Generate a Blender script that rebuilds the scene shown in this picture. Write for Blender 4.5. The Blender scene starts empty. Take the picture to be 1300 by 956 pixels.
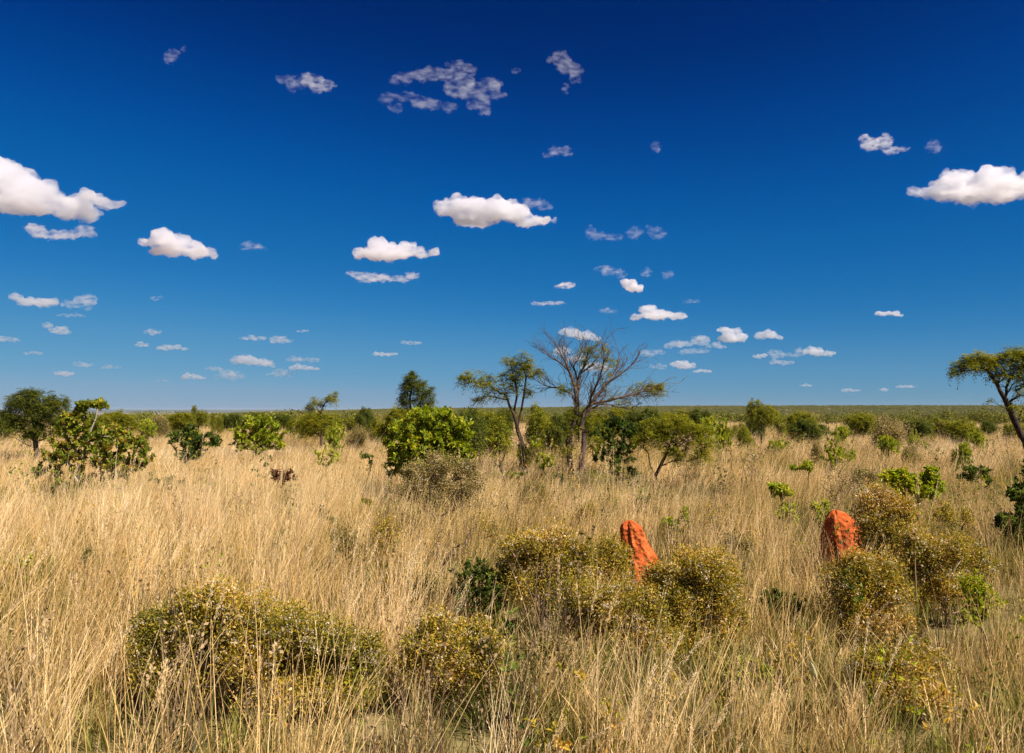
import bpy, math, random
import numpy as np

C = bpy.context.scene.collection
RNG = np.random.default_rng(11)
PI = math.pi
# ------------------------------------------------------------------ camera geometry
F = 1011.0            # focal length in photo pixels (28 mm on 36 mm)
HOR = 521.5
CH = 2.8              # camera height
PITCH = math.atan(88.0 / F)

def P(px, py, Y):
    """point at depth Y (metres ahead) seen at photo pixel px,py"""
    a = (px - 650) / F
    b = (433.5 - py) / F
    dy = math.cos(PITCH) - b * math.sin(PITCH)
    dz = math.sin(PITCH) + b * math.cos(PITCH)
    return np.array([a / dy * Y, Y, CH + dz / dy * Y])

def sstep(a, b, x):
    t = np.clip((x - a) / (b - a), 0, 1)
    return t * t * (3 - 2 * t)

def hgt(x, y):
    x = np.asarray(x, float); y = np.asarray(y, float)
    r = np.hypot(x, y)
    n = 0.07 * np.sin(x * .31 + 1.3) * np.cos(y * .23) + 0.05 * np.sin(x * .11 - y * .17)
    u = np.where(y > 1, 650 + F * x / np.maximum(y, 1), np.where(x > 0, 1500, -200))
    S = np.interp(u, [120, 300, 500, 850], [0.0, .42, .74, .97])
    z = n * (1 - sstep(120, 200, r))
    z = z - 14 * sstep(130, 520, r)
    z = z + 24 * S * sstep(480, 1650, r) * (1 - .9 * sstep(1800, 3200, r))
    z = z + .8 * np.sin(x * .006 + 2) * np.sin(y * .004) * sstep(300, 900, r)
    z = z - 14 * sstep(1500, 3500, r)
    z = z + 52 * sstep(12500, 16500, r)
    return z
def gz(x, y): return float(hgt(x, y))

# ------------------------------------------------------------------ tagging
def tag(o, label=None, cat=None, group=None, kind=None):
    if label: o['label'] = label
    if cat: o['category'] = cat
    if group: o['group'] = group
    if kind: o['kind'] = kind
    return o

def empty(name, loc, label, cat, group=None):
    o = bpy.data.objects.new(name, None)
    o.empty_display_size = .2
    C.objects.link(o); o.location = loc
    return tag(o, label, cat, group)

def mk(name, v, f, mat, parent=None, attrs=None, smooth=False, link=True):
    """v (n,3), f (m,k) numpy -> one mesh object; v is local"""
    me = bpy.data.meshes.new(name)
    v = np.ascontiguousarray(v, np.float32); f = np.ascontiguousarray(f, np.int32)
    me.vertices.add(len(v)); me.vertices.foreach_set('co', v.ravel())
    if len(f):
        m, k = f.shape
        me.loops.add(m * k); me.loops.foreach_set('vertex_index', f.ravel())
        me.polygons.add(m)
        me.polygons.foreach_set('loop_start', np.arange(0, m * k, k, dtype=np.int32))
        me.polygons.foreach_set('loop_total', np.full(m, k, np.int32))
        me.polygons.foreach_set('use_smooth', np.full(m, smooth, bool))
    for an, (typ, dom, arr) in (attrs or {}).items():
        a = me.attributes.new(an, typ, dom)
        key = 'vector' if typ == 'FLOAT_VECTOR' else 'value'
        a.data.foreach_set(key, np.ascontiguousarray(arr).ravel())
    me.update(); me.validate()
    if mat: me.materials.append(mat)
    o = bpy.data.objects.new(name, me)
    if link: C.objects.link(o)
    if parent: o.parent = parent
    return o

# ------------------------------------------------------------------ materials
def nt(mat):
    mat.use_nodes = True
    t = mat.node_tree; t.nodes.clear()
    return t, t.nodes, t.links
def ramp(N, stops):
    r = N.new('ShaderNodeValToRGB')
    e = r.color_ramp.elements
    while len(e) > 1: e.remove(e[-1])
    e[0].position = stops[0][0]; e[0].color = (*stops[0][1], 1)
    for p, c in stops[1:]:
        k = e.new(p); k.color = (*c, 1)
    return r

def leaf_mat(name, stops, trans=.35, rough=.5, spec=.25, sat_scale=1.0):
    m = bpy.data.materials.new(name); t, N, L = nt(m)
    out = N.new('ShaderNodeOutputMaterial')
    a = N.new('ShaderNodeAttribute'); a.attribute_name = 'tint'
    r = ramp(N, stops); L.new(a.outputs['Fac'], r.inputs[0])
    p = N.new('ShaderNodeBsdfPrincipled'); p.inputs['Roughness'].default_value = rough
    p.inputs['Specular IOR Level'].default_value = spec
    L.new(r.outputs[0], p.inputs['Base Color'])
    tr = N.new('ShaderNodeBsdfTranslucent')
    hs = N.new('ShaderNodeHueSaturation'); hs.inputs['Value'].default_value = 1.15
    hs.inputs['Hue'].default_value = .495; hs.inputs['Saturation'].default_value = 1.05
    L.new(r.outputs[0], hs.inputs['Color']); L.new(hs.outputs[0], tr.inputs[0])
    mx = N.new('ShaderNodeMixShader'); mx.inputs[0].default_value = trans
    L.new(p.outputs[0], mx.inputs[1]); L.new(tr.outputs[0], mx.inputs[2])
    L.new(mx.outputs[0], out.inputs[0])
    return m

def bark_mat(name, c1, c2, scale=14):
    m = bpy.data.materials.new(name); t, N, L = nt(m)
    out = N.new('ShaderNodeOutputMaterial'); p = N.new('ShaderNodeBsdfPrincipled')
    p.inputs['Roughness'].default_value = .9; p.inputs['Specular IOR Level'].default_value = .1
    tc = N.new('ShaderNodeTexCoord'); mp = N.new('ShaderNodeMapping'); mp.inputs['Scale'].default_value = (1, 1, .25)
    L.new(tc.outputs['Object'], mp.inputs[0])
    n = N.new('ShaderNodeTexNoise'); n.inputs['Scale'].default_value = scale; n.inputs['Detail'].default_value = 6
    L.new(mp.outputs[0], n.inputs['Vector'])
    r = ramp(N, [(.35, c1), (.65, c2)]); L.new(n.outputs[0], r.inputs[0])
    L.new(r.outputs[0], p.inputs['Base Color'])
    b = N.new('ShaderNodeBump'); b.inputs['Strength'].default_value = .7; b.inputs['Distance'].default_value = .03
    L.new(n.outputs[0], b.inputs['Height']); L.new(b.outputs[0], p.inputs['Normal'])
    L.new(p.outputs[0], out.inputs[0])
    return m

M = {}
M['broad'] = leaf_mat('broad_leaf', [(0, (.10, .14, .010)), (.3, (.23, .29, .014)), (.6, (.42, .45, .024)), (.85, (.60, .55, .035)), (1, (.62, .46, .06))], .42, .45, .25)
M['broadwarm'] = leaf_mat('broad_leaf_turning', [(0, (.07, .10, .010)), (.35, (.17, .21, .014)), (.6, (.32, .33, .022)), (.78, (.46, .36, .035)), (.9, (.50, .20, .04)), (1, (.42, .08, .03))], .38, .45, .25)
M['darkbroad'] = leaf_mat('dark_broad_leaf', [(0, (.03, .05, .008)), (.5, (.08, .12, .014)), (1, (.22, .24, .03))], .3, .5, .15)
M['redleaf'] = leaf_mat('dead_red_leaf', [(0, (.06, .03, .015)), (.6, (.14, .05, .025)), (1, (.22, .10, .04))], .2, .6, .2)
M['feather'] = leaf_mat('feathery_leaf', [(0, (.13, .14, .010)), (.5, (.25, .25, .014)), (.85, (.38, .33, .022)), (1, (.46, .33, .035))], .42, .55, .2)
M['featherdark'] = leaf_mat('dark_feathery_leaf', [(0, (.07, .09, .012)), (.5, (.13, .15, .016)), (.9, (.22, .22, .022)), (1, (.30, .25, .03))], .4, .55, .2)
M['fine'] = leaf_mat('fine_olive_leaf', [(0, (.11, .11, .012)), (.25, (.24, .21, .018)), (.5, (.43, .33, .030)), (.7, (.62, .38, .05)), (.87, (.74, .46, .12)), (1, (.90, .70, .38))], .4, .55, .25)
M['finegrey'] = leaf_mat('fine_greyish_leaf', [(0, (.09, .08, .02)), (.4, (.24, .19, .045)), (.75, (.44, .32, .10)), (1, (.60, .46, .22))], .3, .55, .25)
M['flower'] = leaf_mat('cream_seed_head', [(0, (.45, .33, .17)), (1, (.8, .7, .5))], .3, .6, .2)
M['barkdark'] = bark_mat('dark_bark', (.025, .016, .012), (.085, .055, .038))
M['bark'] = bark_mat('brown_bark', (.06, .038, .025), (.18, .12, .08))
M['barkgrey'] = bark_mat('grey_bark', (.06, .038, .028), (.18, .12, .085))
M['barkpale'] = bark_mat('pale_bark', (.22, .17, .13), (.48, .40, .32))
M['twig'] = bark_mat('dry_twig', (.16, .11, .07), (.36, .27, .19))

# ------------------------------------------------------------------ plant growth
def nrm(v):
    return v / np.maximum(np.linalg.norm(v, axis=-1, keepdims=True), 1e-9)

class Skel:
    def __init__(s):
        s.p = []; s.par = []; s.pl = []
    def add(s, pos, par):
        s.p.append(np.asarray(pos, float)); s.par.append(par)
        s.pl.append(0 if par < 0 else s.pl[par] + np.linalg.norm(s.p[-1] - s.p[par]))
        return len(s.p) - 1
    def line(s, pts, par=-1, step=.25, rng=RNG, jit=.02):
        pts = [np.asarray(q, float) for q in pts]
        if par < 0:
            par = s.add(pts[0], -1)
        elif par >= 0 and np.linalg.norm(pts[0] - s.p[par]) > 1e-6:
            pts = [s.p[par]] + pts
        for a, b in zip(pts[:-1], pts[1:]):
            n = max(1, int(np.linalg.norm(b - a) / step))
            for i in range(1, n + 1):
                q = a + (b - a) * i / n
                if i < n: q = q + rng.normal(0, jit, 3)
                par = s.add(q, par)
        return par
    def near(s, q):
        return int(np.argmin(np.linalg.norm(np.array(s.p) - q, axis=1)))
    def attract(s, tips, bias=.35, step=.3, sag=.0, jit=.03, rng=RNG, arch=.12):
        root = s.p[0]
        order = np.argsort(np.linalg.norm(tips - root, axis=1))
        cap = len(s.p) + len(tips) * 12 + 10
        A = np.zeros((cap, 3)); PLn = np.zeros(cap)
        n = len(s.p); A[:n] = np.array(s.p); PLn[:n] = s.pl
        ids = []
        for k in order:
            t = tips[k]
            d = np.linalg.norm(A[:n] - t, axis=1)
            # prefer nodes that are below / inward
            c = d + bias * (PLn[:n]) * .5 + np.maximum(A[:n, 2] - t[2], 0) * .8
            j = int(np.argmin(c)); par = j
            L = d[j]; m = int(min(6, max(1, L / step)))
            p0 = A[j].copy()
            up = np.array([0, 0, L * arch + sag])
            for i in range(1, m + 1):
                f = i / m
                q = p0 + (t - p0) * f + up * (f * (1 - f)) * 2
                if i < m: q = q + rng.normal(0, jit, 3)
                par = s.add(q, par); A[n] = q; PLn[n] = s.pl[-1]; n += 1
                if n >= cap - 8: break
            ids.append(par)
            if n >= cap - 8: break
        return ids
    def twig_out(s, n, zmin, L0, rng, levels=3, cen=None):
        """straight forking twigs growing outward from the existing limbs"""
        P0 = np.array(s.p); nb = len(P0); cand = [i for i in range(1, nb) if P0[i, 2] > zmin]
        cen = np.array([0, 0, P0[:, 2].max() * .5]) if cen is None else cen
        ends = []
        def shoot(i, d, L, lv):
            k = max(2, int(L / .16)); par = i; p = s.p[i].copy(); d = d.copy()
            for q in range(k):
                d = nrm(d + rng.normal(0, .10, 3) + np.array([0, 0, .03])); p = p + d * L / k
                par = s.add(p, par)
                if lv > 0 and q >= 0 and rng.random() < .62:
                    sd = nrm(np.cross(d, rand_dir(1, rng)[0])); dd = nrm(d + sd * rng.uniform(.5, 1.1))
                    shoot(par, dd, L * rng.uniform(.4, .65), lv - 1)
            ends.append(par)
        for _ in range(n):
            i = cand[int(len(cand) * rng.random() ** .8)] if cand else 0
            i = cand[rng.integers(len(cand))]
            pd = nrm(P0[i] - P0[s.par[i]]); out = nrm(P0[i] - cen)
            sd = nrm(np.cross(pd, rand_dir(1, rng)[0]))
            d = nrm(pd * .7 + sd * .8 + out * .6 + np.array([0, 0, .25]))
            shoot(i, d, L0 * rng.uniform(.5, 1.2) * (1.25 - .5 * P0[i, 2] / P0[:, 2].max()), levels - 1)
        return ends
    def radii(s, base_r, tip_r):
        n = len(s.p); cnt = np.zeros(n); ch = [[] for _ in range(n)]
        for i in range(n - 1, -1, -1):
            if not ch[i]: cnt[i] = 1
            if s.par[i] >= 0:
                cnt[s.par[i]] += cnt[i]; ch[s.par[i]].append(i)
        e = math.log(base_r / tip_r) / max(math.log(max(cnt[0], 2)), .1)
        r = tip_r * cnt ** e
        return r, ch, cnt
    def mesh(s, base_r, tip_r, flare=1.25):
        r, ch, cnt = s.radii(base_r, tip_r)
        pos = np.array(s.p)
        zb = pos[0, 2]
        hh = max(pos[:, 2].max() - zb, .1)
        r = r * (1 + (flare - 1) * np.clip(1 - (pos[:, 2] - zb) / (hh * .12), 0, 1))
        V = []; Fc = []; nv = 0
        stack = [(0, -1)]
        while stack:
            i, par = stack.pop()
            chain = []
            if par >= 0: chain.append((pos[par], min(r[i] * 1.15, r[par])))
            j = i
            while True:
                chain.append((pos[j], r[j]))
                if not ch[j]: break
                m = max(ch[j], key=lambda q: cnt[q])
                for q in ch[j]:
                    if q != m: stack.append((q, j))
                j = m
            if len(chain) < 2: continue
            pts = np.array([c[0] for c in chain]); rr = np.array([c[1] for c in chain])
            rr[-1] *= .5
            K = 8 if rr.max() > .05 else (5 if rr.max() > .015 else 3)
            d = np.gradient(pts, axis=0); d = nrm(d)
            ref = np.array([.3, 1, .1]); ref /= np.linalg.norm(ref)
            a = nrm(np.cross(d, ref)); b = np.cross(d, a)
            th = np.arange(K) * 2 * PI / K
            ring = pts[:, None, :] + rr[:, None, None] * (np.cos(th)[None, :, None] * a[:, None, :] + np.sin(th)[None, :, None] * b[:, None, :])
            n = len(pts); V.append(ring.reshape(-1, 3))
            ii = np.arange(n - 1)[:, None] * K + nv; kk = np.arange(K)[None, :]; k2 = (kk + 1) % K
            Fc.append(np.stack([ii + kk, ii + k2, ii + K + k2, ii + K + kk], -1).reshape(-1, 4))
            nv += n * K
        return np.concatenate(V), np.concatenate(Fc)

def leaf_quads(c, d, n, ln, w, fold=.25):
    """folded rhombic leaves: c base, d direction, n normal, arrays"""
    s = nrm(np.cross(d, n)); ln = np.broadcast_to(ln, (len(c),))[:, None]; w = np.broadcast_to(w, (len(c),))[:, None]
    nn = np.cross(s, d)
    mid = c + d * ln * .5 - nn * ln * .03
    a = mid + s * w * .5 + nn * w * fold; b = mid - s * w * .5 + nn * w * fold
    tip = c + d * ln - nn * ln * .10
    v = np.stack([c, a, tip, b], 1).reshape(-1, 3)
    i = np.arange(len(c))[:, None] * 4
    f = np.concatenate([i + 0, i + 1, i + 2, i + 0, i + 2, i + 3], 1).reshape(-1, 3)
    return v, f

def rand_dir(n, rng):
    v = rng.normal(0, 1, (n, 3)); return nrm(v)

def foliage(kind, tips, tdir, rng, n_per, size=1.0, clump=None):
    """returns verts, tris, tint for leaves at tips"""
    T = len(tips); n = T * n_per
    base = np.repeat(tips, n_per, 0); td = np.repeat(tdir, n_per, 0)
    ct = np.repeat(rng.normal(0, 1, T), n_per)
    if kind == 'broad':
        ang = rng.uniform(.35, 1.45, n)[:, None]; side = nrm(np.cross(td, rand_dir(n, rng)))
        d = nrm(td * np.cos(ang) + side * np.sin(ang) + np.array([0, 0, .18]))
        c = base - td * rng.uniform(0, .14 * size, n)[:, None] + rng.normal(0, .012 * size, (n, 3))
        nn = nrm(td + .45 * rand_dir(n, rng) + np.array([0, 0, .5]))
        ln = rng.uniform(.075, .155, n) * size; w = ln * rng.uniform(.38, .55, n)
        v, f = leaf_quads(c, d, nn, ln, w)
        tint = np.clip(.45 + .16 * ct + rng.normal(0, .16, n), 0, 1)
    elif kind == 'fine':
        c = base + rng.normal(0, .042 * size, (n, 3)) * np.array([1, 1, 1.25])
        d = nrm(td * .6 + rand_dir(n, rng) + np.array([0, 0, .35]))
        nn = rand_dir(n, rng) + np.array([0, 0, .5]); nn = nrm(nn)
        ln = rng.uniform(.018, .042, n) * size; w = ln * rng.uniform(.38, .6, n)
        v, f = leaf_quads(c, d, nn, ln, w)
        tint = np.clip(.42 + .17 * ct + rng.normal(0, .17, n), 0, 1)
    elif kind == 'feather':
        # fronds: n_per fronds per tip, each 9 thin leaflet pairs hanging from an arched rachis
        K = 9
        side = nrm(np.cross(td, rand_dir(n, rng)))
        d0 = nrm(td * .55 + side * rng.uniform(.5, 1.1, n)[:, None] + np.array([0, 0, .12]))
        L = rng.uniform(.16, .34, n) * size
        t = (np.arange(K) + .5) / K
        c = base[:, None] + d0[:, None] * (L[:, None] * t)[..., None] - np.array([0, 0, 1.0]) * (L[:, None] * t ** 2 * .55)[..., None]
        c = c.reshape(-1, 3); dd = np.repeat(d0, K, 0)
        sgn = np.tile(np.where(np.arange(K) % 2, 1., -1.), n)[:, None]
        sd = nrm(np.cross(dd, np.array([0, 0, 1.]))) * sgn
        m = len(c)
        dl = nrm(sd + dd * .35 + rng.normal(0, .25, (m, 3)) + np.array([0, 0, -.25]))
        nn = nrm(np.array([0, 0, 1.]) + .5 * rand_dir(m, rng))
        ln = rng.uniform(.05, .10, m) * size; w = ln * .34
        v, f = leaf_quads(c, dl, nn, ln, w, .1)
        # rachis
        tint = np.clip(.45 + .18 * np.repeat(ct, K) + rng.normal(0, .13, m), 0, 1)
    lf = np.sin(v[::4] @ np.array([2.1, 1.3, 2.9]) / size ** .5 + 1) * np.sin(v[::4] @ np.array([-1.2, 2.7, 1.7]) / size ** .5 + 2)
    tint = np.clip(tint + (.24 if kind == 'fine' else .13) * lf, 0, 1)
    return v, f, tint

def ell(rng, cen, rad, n, shell=.55, rag=(.2, 1.4)):
    d = nrm(rng.normal(0, 1, (n, 3)))
    r = rng.uniform(shell ** 3, 1, n) ** (1 / 3.)
    r = np.where(rng.random(n) < rag[0], rng.uniform(.95, rag[1], n), r)
    return np.asarray(cen) + d * r[:, None] * np.asarray(rad)

def plant(name, label, cat, loc, skel_lines, blobs, leaf, lmat, bmat, base_r, tip_r=.006, n_per=10, size=1.0,
          group=None, seed=1, step=.3, bias=.35, leaf_frac=1.0, bare=None, flowers=0, parts=('trunk', 'crown'), zmin=.12, sag=0, jit=.03, empty_z=None, arch=.12, twigs=None, split=0):
    """blobs: (cx,cy,cz,rx,ry,rz,n) in metres relative to loc"""
    rng = np.random.default_rng(seed)
    root = empty(name, loc, label, cat, group)
    s = Skel()
    first = True
    for ln in skel_lines:
        if first:
            s.line(ln, -1, step, rng, jit * .6); first = False
        else:
            j = s.near(np.asarray(ln[0], float)); s.line(ln[1:], j, step, rng, jit * .6)
    tips = []; has = []
    if split:
        nb = []
        for b in blobs:
            k = split if b[6] > 20 else max(2, split // 2)
            for _ in range(k):
                d = rand_dir(1, rng)[0] * rng.uniform(.35, 1.02); r_ = rng.uniform(.24, .6)
                nb.append((b[0] + d[0] * b[3], b[1] + d[1] * b[4], b[2] + d[2] * b[5], b[3] * r_, b[4] * r_, b[5] * r_ * 1.15, max(2, int(b[6] / k * rng.uniform(.2, 1.7)))) + tuple(b[7:]))
        blobs = nb
    for b in blobs:
        q = ell(rng, b[:3], b[3:6], b[6], b[8] if len(b) > 8 else .3, (.4, 1.6) if leaf == 'fine' else (.2, 1.35))
        q = q[q[:, 2] > zmin]
        tips.append(q); has.append(np.full(len(q), b[7] if len(b) > 7 else 1.0))
    tips = np.concatenate(tips); has = np.concatenate(has)
    order = np.argsort(np.linalg.norm(tips - s.p[0], axis=1))
    has = has[order]
    if twigs: s.twig_out(twigs[0], twigs[1], twigs[2], rng)
    ids = s.attract(tips, bias, step, sag, jit, rng, arch)
    pos = np.array(s.p)
    v, f = s.mesh(base_r, tip_r)
    mk(parts[0], v, f, M[bmat], root, smooth=True)
    ids = np.array(ids); par = np.array(s.par)[ids]
    has = has[:len(ids)]
    sel = rng.random(len(ids)) < has * leaf_frac
    if sel.any() and leaf:
        tp = pos[ids[sel]]; td = nrm(pos[ids[sel]] - pos[par[sel]] + np.array([0, 0, 1e-4]))
        # a second set on the last node before each tip to fill
        tp = np.concatenate([tp, (pos[ids[sel]] + pos[par[sel]]) / 2]); td = np.concatenate([td, td])
        v, f, tint = foliage(leaf, tp, td, rng, n_per, size)
        tf = np.repeat(tint, 2); mi = np.zeros(len(f), np.int32)
        if flowers > 0:
            zs = tp[:, 2]; k = (rng.random(len(tp)) < flowers) & (zs > np.quantile(zs, .25))
            q = np.repeat(tp[k], 16, 0) + td[k].repeat(16, 0) * .04 * size + rng.normal(0, .02 * size, (k.sum() * 16, 3)) * [1.3, 1.3, .5]
            d = nrm(rand_dir(len(q), rng) + [0, 0, .8]); nn = nrm(rand_dir(len(q), rng) + [0, 0, 1])
            v2, f2 = leaf_quads(q, d, nn, rng.uniform(.012, .026, len(q)) * size, rng.uniform(.010, .018, len(q)) * size)
            f = np.concatenate([f, f2 + len(v)]); v = np.concatenate([v, v2]); tf = np.concatenate([tf, rng.random(len(f2))]); mi = np.concatenate([mi, np.ones(len(f2), np.int32)])
        o = mk(parts[1], v, f, M[lmat], root, {'tint': ('FLOAT', 'FACE', tf.astype(np.float32))})
        if flowers > 0:
            o.data.materials.append(M['flower']); o.data.polygons.foreach_set('material_index', mi)
    return root

def rel(loc, px, py, Y, dy=0.0):
    q = P(px, py, Y + dy); return tuple(q - np.asarray(loc))

# convenience: plants described in photo pixels at depth Y
def px_plant(name, label, cat, bx, Y, blobs, lines=None, **kw):
    """bx: pixel x of the base; blobs (px,py,rx,ry,n[,has[,shell]]) in pixels; lines list of [(px,py,dy),...]"""
    X = (bx - 650) / F * Y
    loc = (X, Y, gz(X, Y) - .03)
    s = Y / F
    depth = kw.pop('depth', .85)
    BL = []
    for b in blobs:
        c = rel(loc, b[0], b[1], Y, (b[7] if len(b) > 7 else 0))
        BL.append((c[0], c[1], c[2], b[2] * s, b[2] * s * depth, b[3] * s, b[4]) + tuple(b[5:7]))
    LN = []
    if lines:
        for l in lines:
            LN.append([rel(loc, q[0], q[1], Y, (q[2] if len(q) > 2 else 0)) for q in l])
    else:
        cz = np.mean([b[2] for b in BL]); cx = np.mean([b[0] for b in BL])
        LN.append([(0, 0, 0), (cx * .4, 0, max(.15, cz * .4))])
    # first node at ground
    LN[0][0] = (LN[0][0][0], LN[0][0][1], 0.0)
    return plant(name, label, cat, loc, LN, BL, **kw)

def copy_tree(o, parent=None):
    c = o.copy(); C.objects.link(c)
    if parent: c.parent = parent
    for ch in list(o.children): copy_tree(ch, c)
    return c


# ------------------------------------------------------------------ world, sun, camera
def build_world():
    sc = bpy.context.scene
    el, az = math.radians(46), math.radians(128)      # sun behind the camera, to its right
    w = bpy.data.worlds.new('World'); sc.world = w; w.use_nodes = True
    N = w.node_tree.nodes; L = w.node_tree.links
    bg = N['Background']
    sky = N.new('ShaderNodeTexSky'); sky.sky_type = 'NISHITA'; sky.sun_disc = False
    sky.sun_elevation = el; sky.sun_rotation = az
    sky.altitude = 1100; sky.air_density = .85; sky.dust_density = .25; sky.ozone_density = 3.2
    # polarised, saturated film response of the sky: per-channel curves on the sky's own radiance
    sc1 = N.new('ShaderNodeVectorMath'); sc1.operation = 'SCALE'; sc1.inputs[3].default_value = .1
    cv = N.new('ShaderNodeRGBCurve')
    pts = {0: [(0, 0), (.08, 0), (.1385, .001), (.24, .019), (.379, .076), (.60, .162), (.67, .205), (1, .31)],
           1: [(0, 0), (.125, .018), (.146, .024), (.18, .05), (.24, .098), (.392, .181), (.555, .27), (.704, .328), (1, .42)],
           2: [(0, 0), (.25, .125), (.289, .165), (.344, .26), (.434, .37), (.606, .46), (.70, .505), (1, .58)]}
    for ch, pp in pts.items():
        c = cv.mapping.curves[ch]
        c.points[0].location = pp[0]; c.points[1].location = pp[-1]
        for q in pp[1:-1]: c.points.new(*q)
        for q in c.points: q.handle_type = 'AUTO_CLAMPED'
    cv.mapping.extend = 'HORIZONTAL'; cv.mapping.update()
    sc2 = N.new('ShaderNodeVectorMath'); sc2.operation = 'SCALE'; sc2.inputs[3].default_value = 1 / (.15 * 2 ** EXPOSURE)
    L.new(sky.outputs[0], sc1.inputs[0]); L.new(sc1.outputs[0], cv.inputs['Color'])
    L.new(cv.outputs[0], sc2.inputs[0]); L.new(sc2.outputs[0], bg.inputs[0])
    bg.inputs[1].default_value = .15
    s = bpy.data.lights.new('sun', 'SUN'); s.energy = 5.0; s.angle = math.radians(.53); s.color = (1, .935, .84)
    so = bpy.data.objects.new('sun', s); C.objects.link(so)
    d = np.array([math.cos(el) * math.sin(az), math.cos(el) * math.cos(az), math.sin(el)])
    from mathutils import Vector
    so.rotation_euler = Vector(-d).to_track_quat('-Z', 'Y').to_euler()
    so.location = Vector(d * 50)
    cam = bpy.data.cameras.new('camera'); co = bpy.data.objects.new('camera', cam); C.objects.link(co)
    cam.sensor_width = 36; cam.lens = 28.0; cam.clip_end = 120000; cam.clip_start = .05
    cam.shift_y = -44.5 / 1300
    co.location = (0, 0, CH); co.rotation_euler = (PI / 2 + PITCH, 0, 0)
    sc.camera = co
    vs = sc.view_settings; vs.view_transform = 'Standard'; vs.look = 'None'; vs.gamma = 1; vs.exposure = EXPOSURE
    vs.use_curve_mapping = False
    cy = sc.cycles
    cy.max_bounces = 14; cy.diffuse_bounces = 4; cy.glossy_bounces = 2; cy.transmission_bounces = 4
    cy.volume_bounces = 10; cy.transparent_max_bounces = 8
    cy.use_denoising = True
    try: cy.denoiser = 'OPENIMAGEDENOISE'
    except Exception: pass
    cy.denoising_input_passes = 'RGB_ALBEDO_NORMAL'
    cy.volume_step_rate = 1.5; cy.volume_max_steps = 256
    cy.sample_clamp_indirect = 6

EXPOSURE = 0.85

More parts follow.
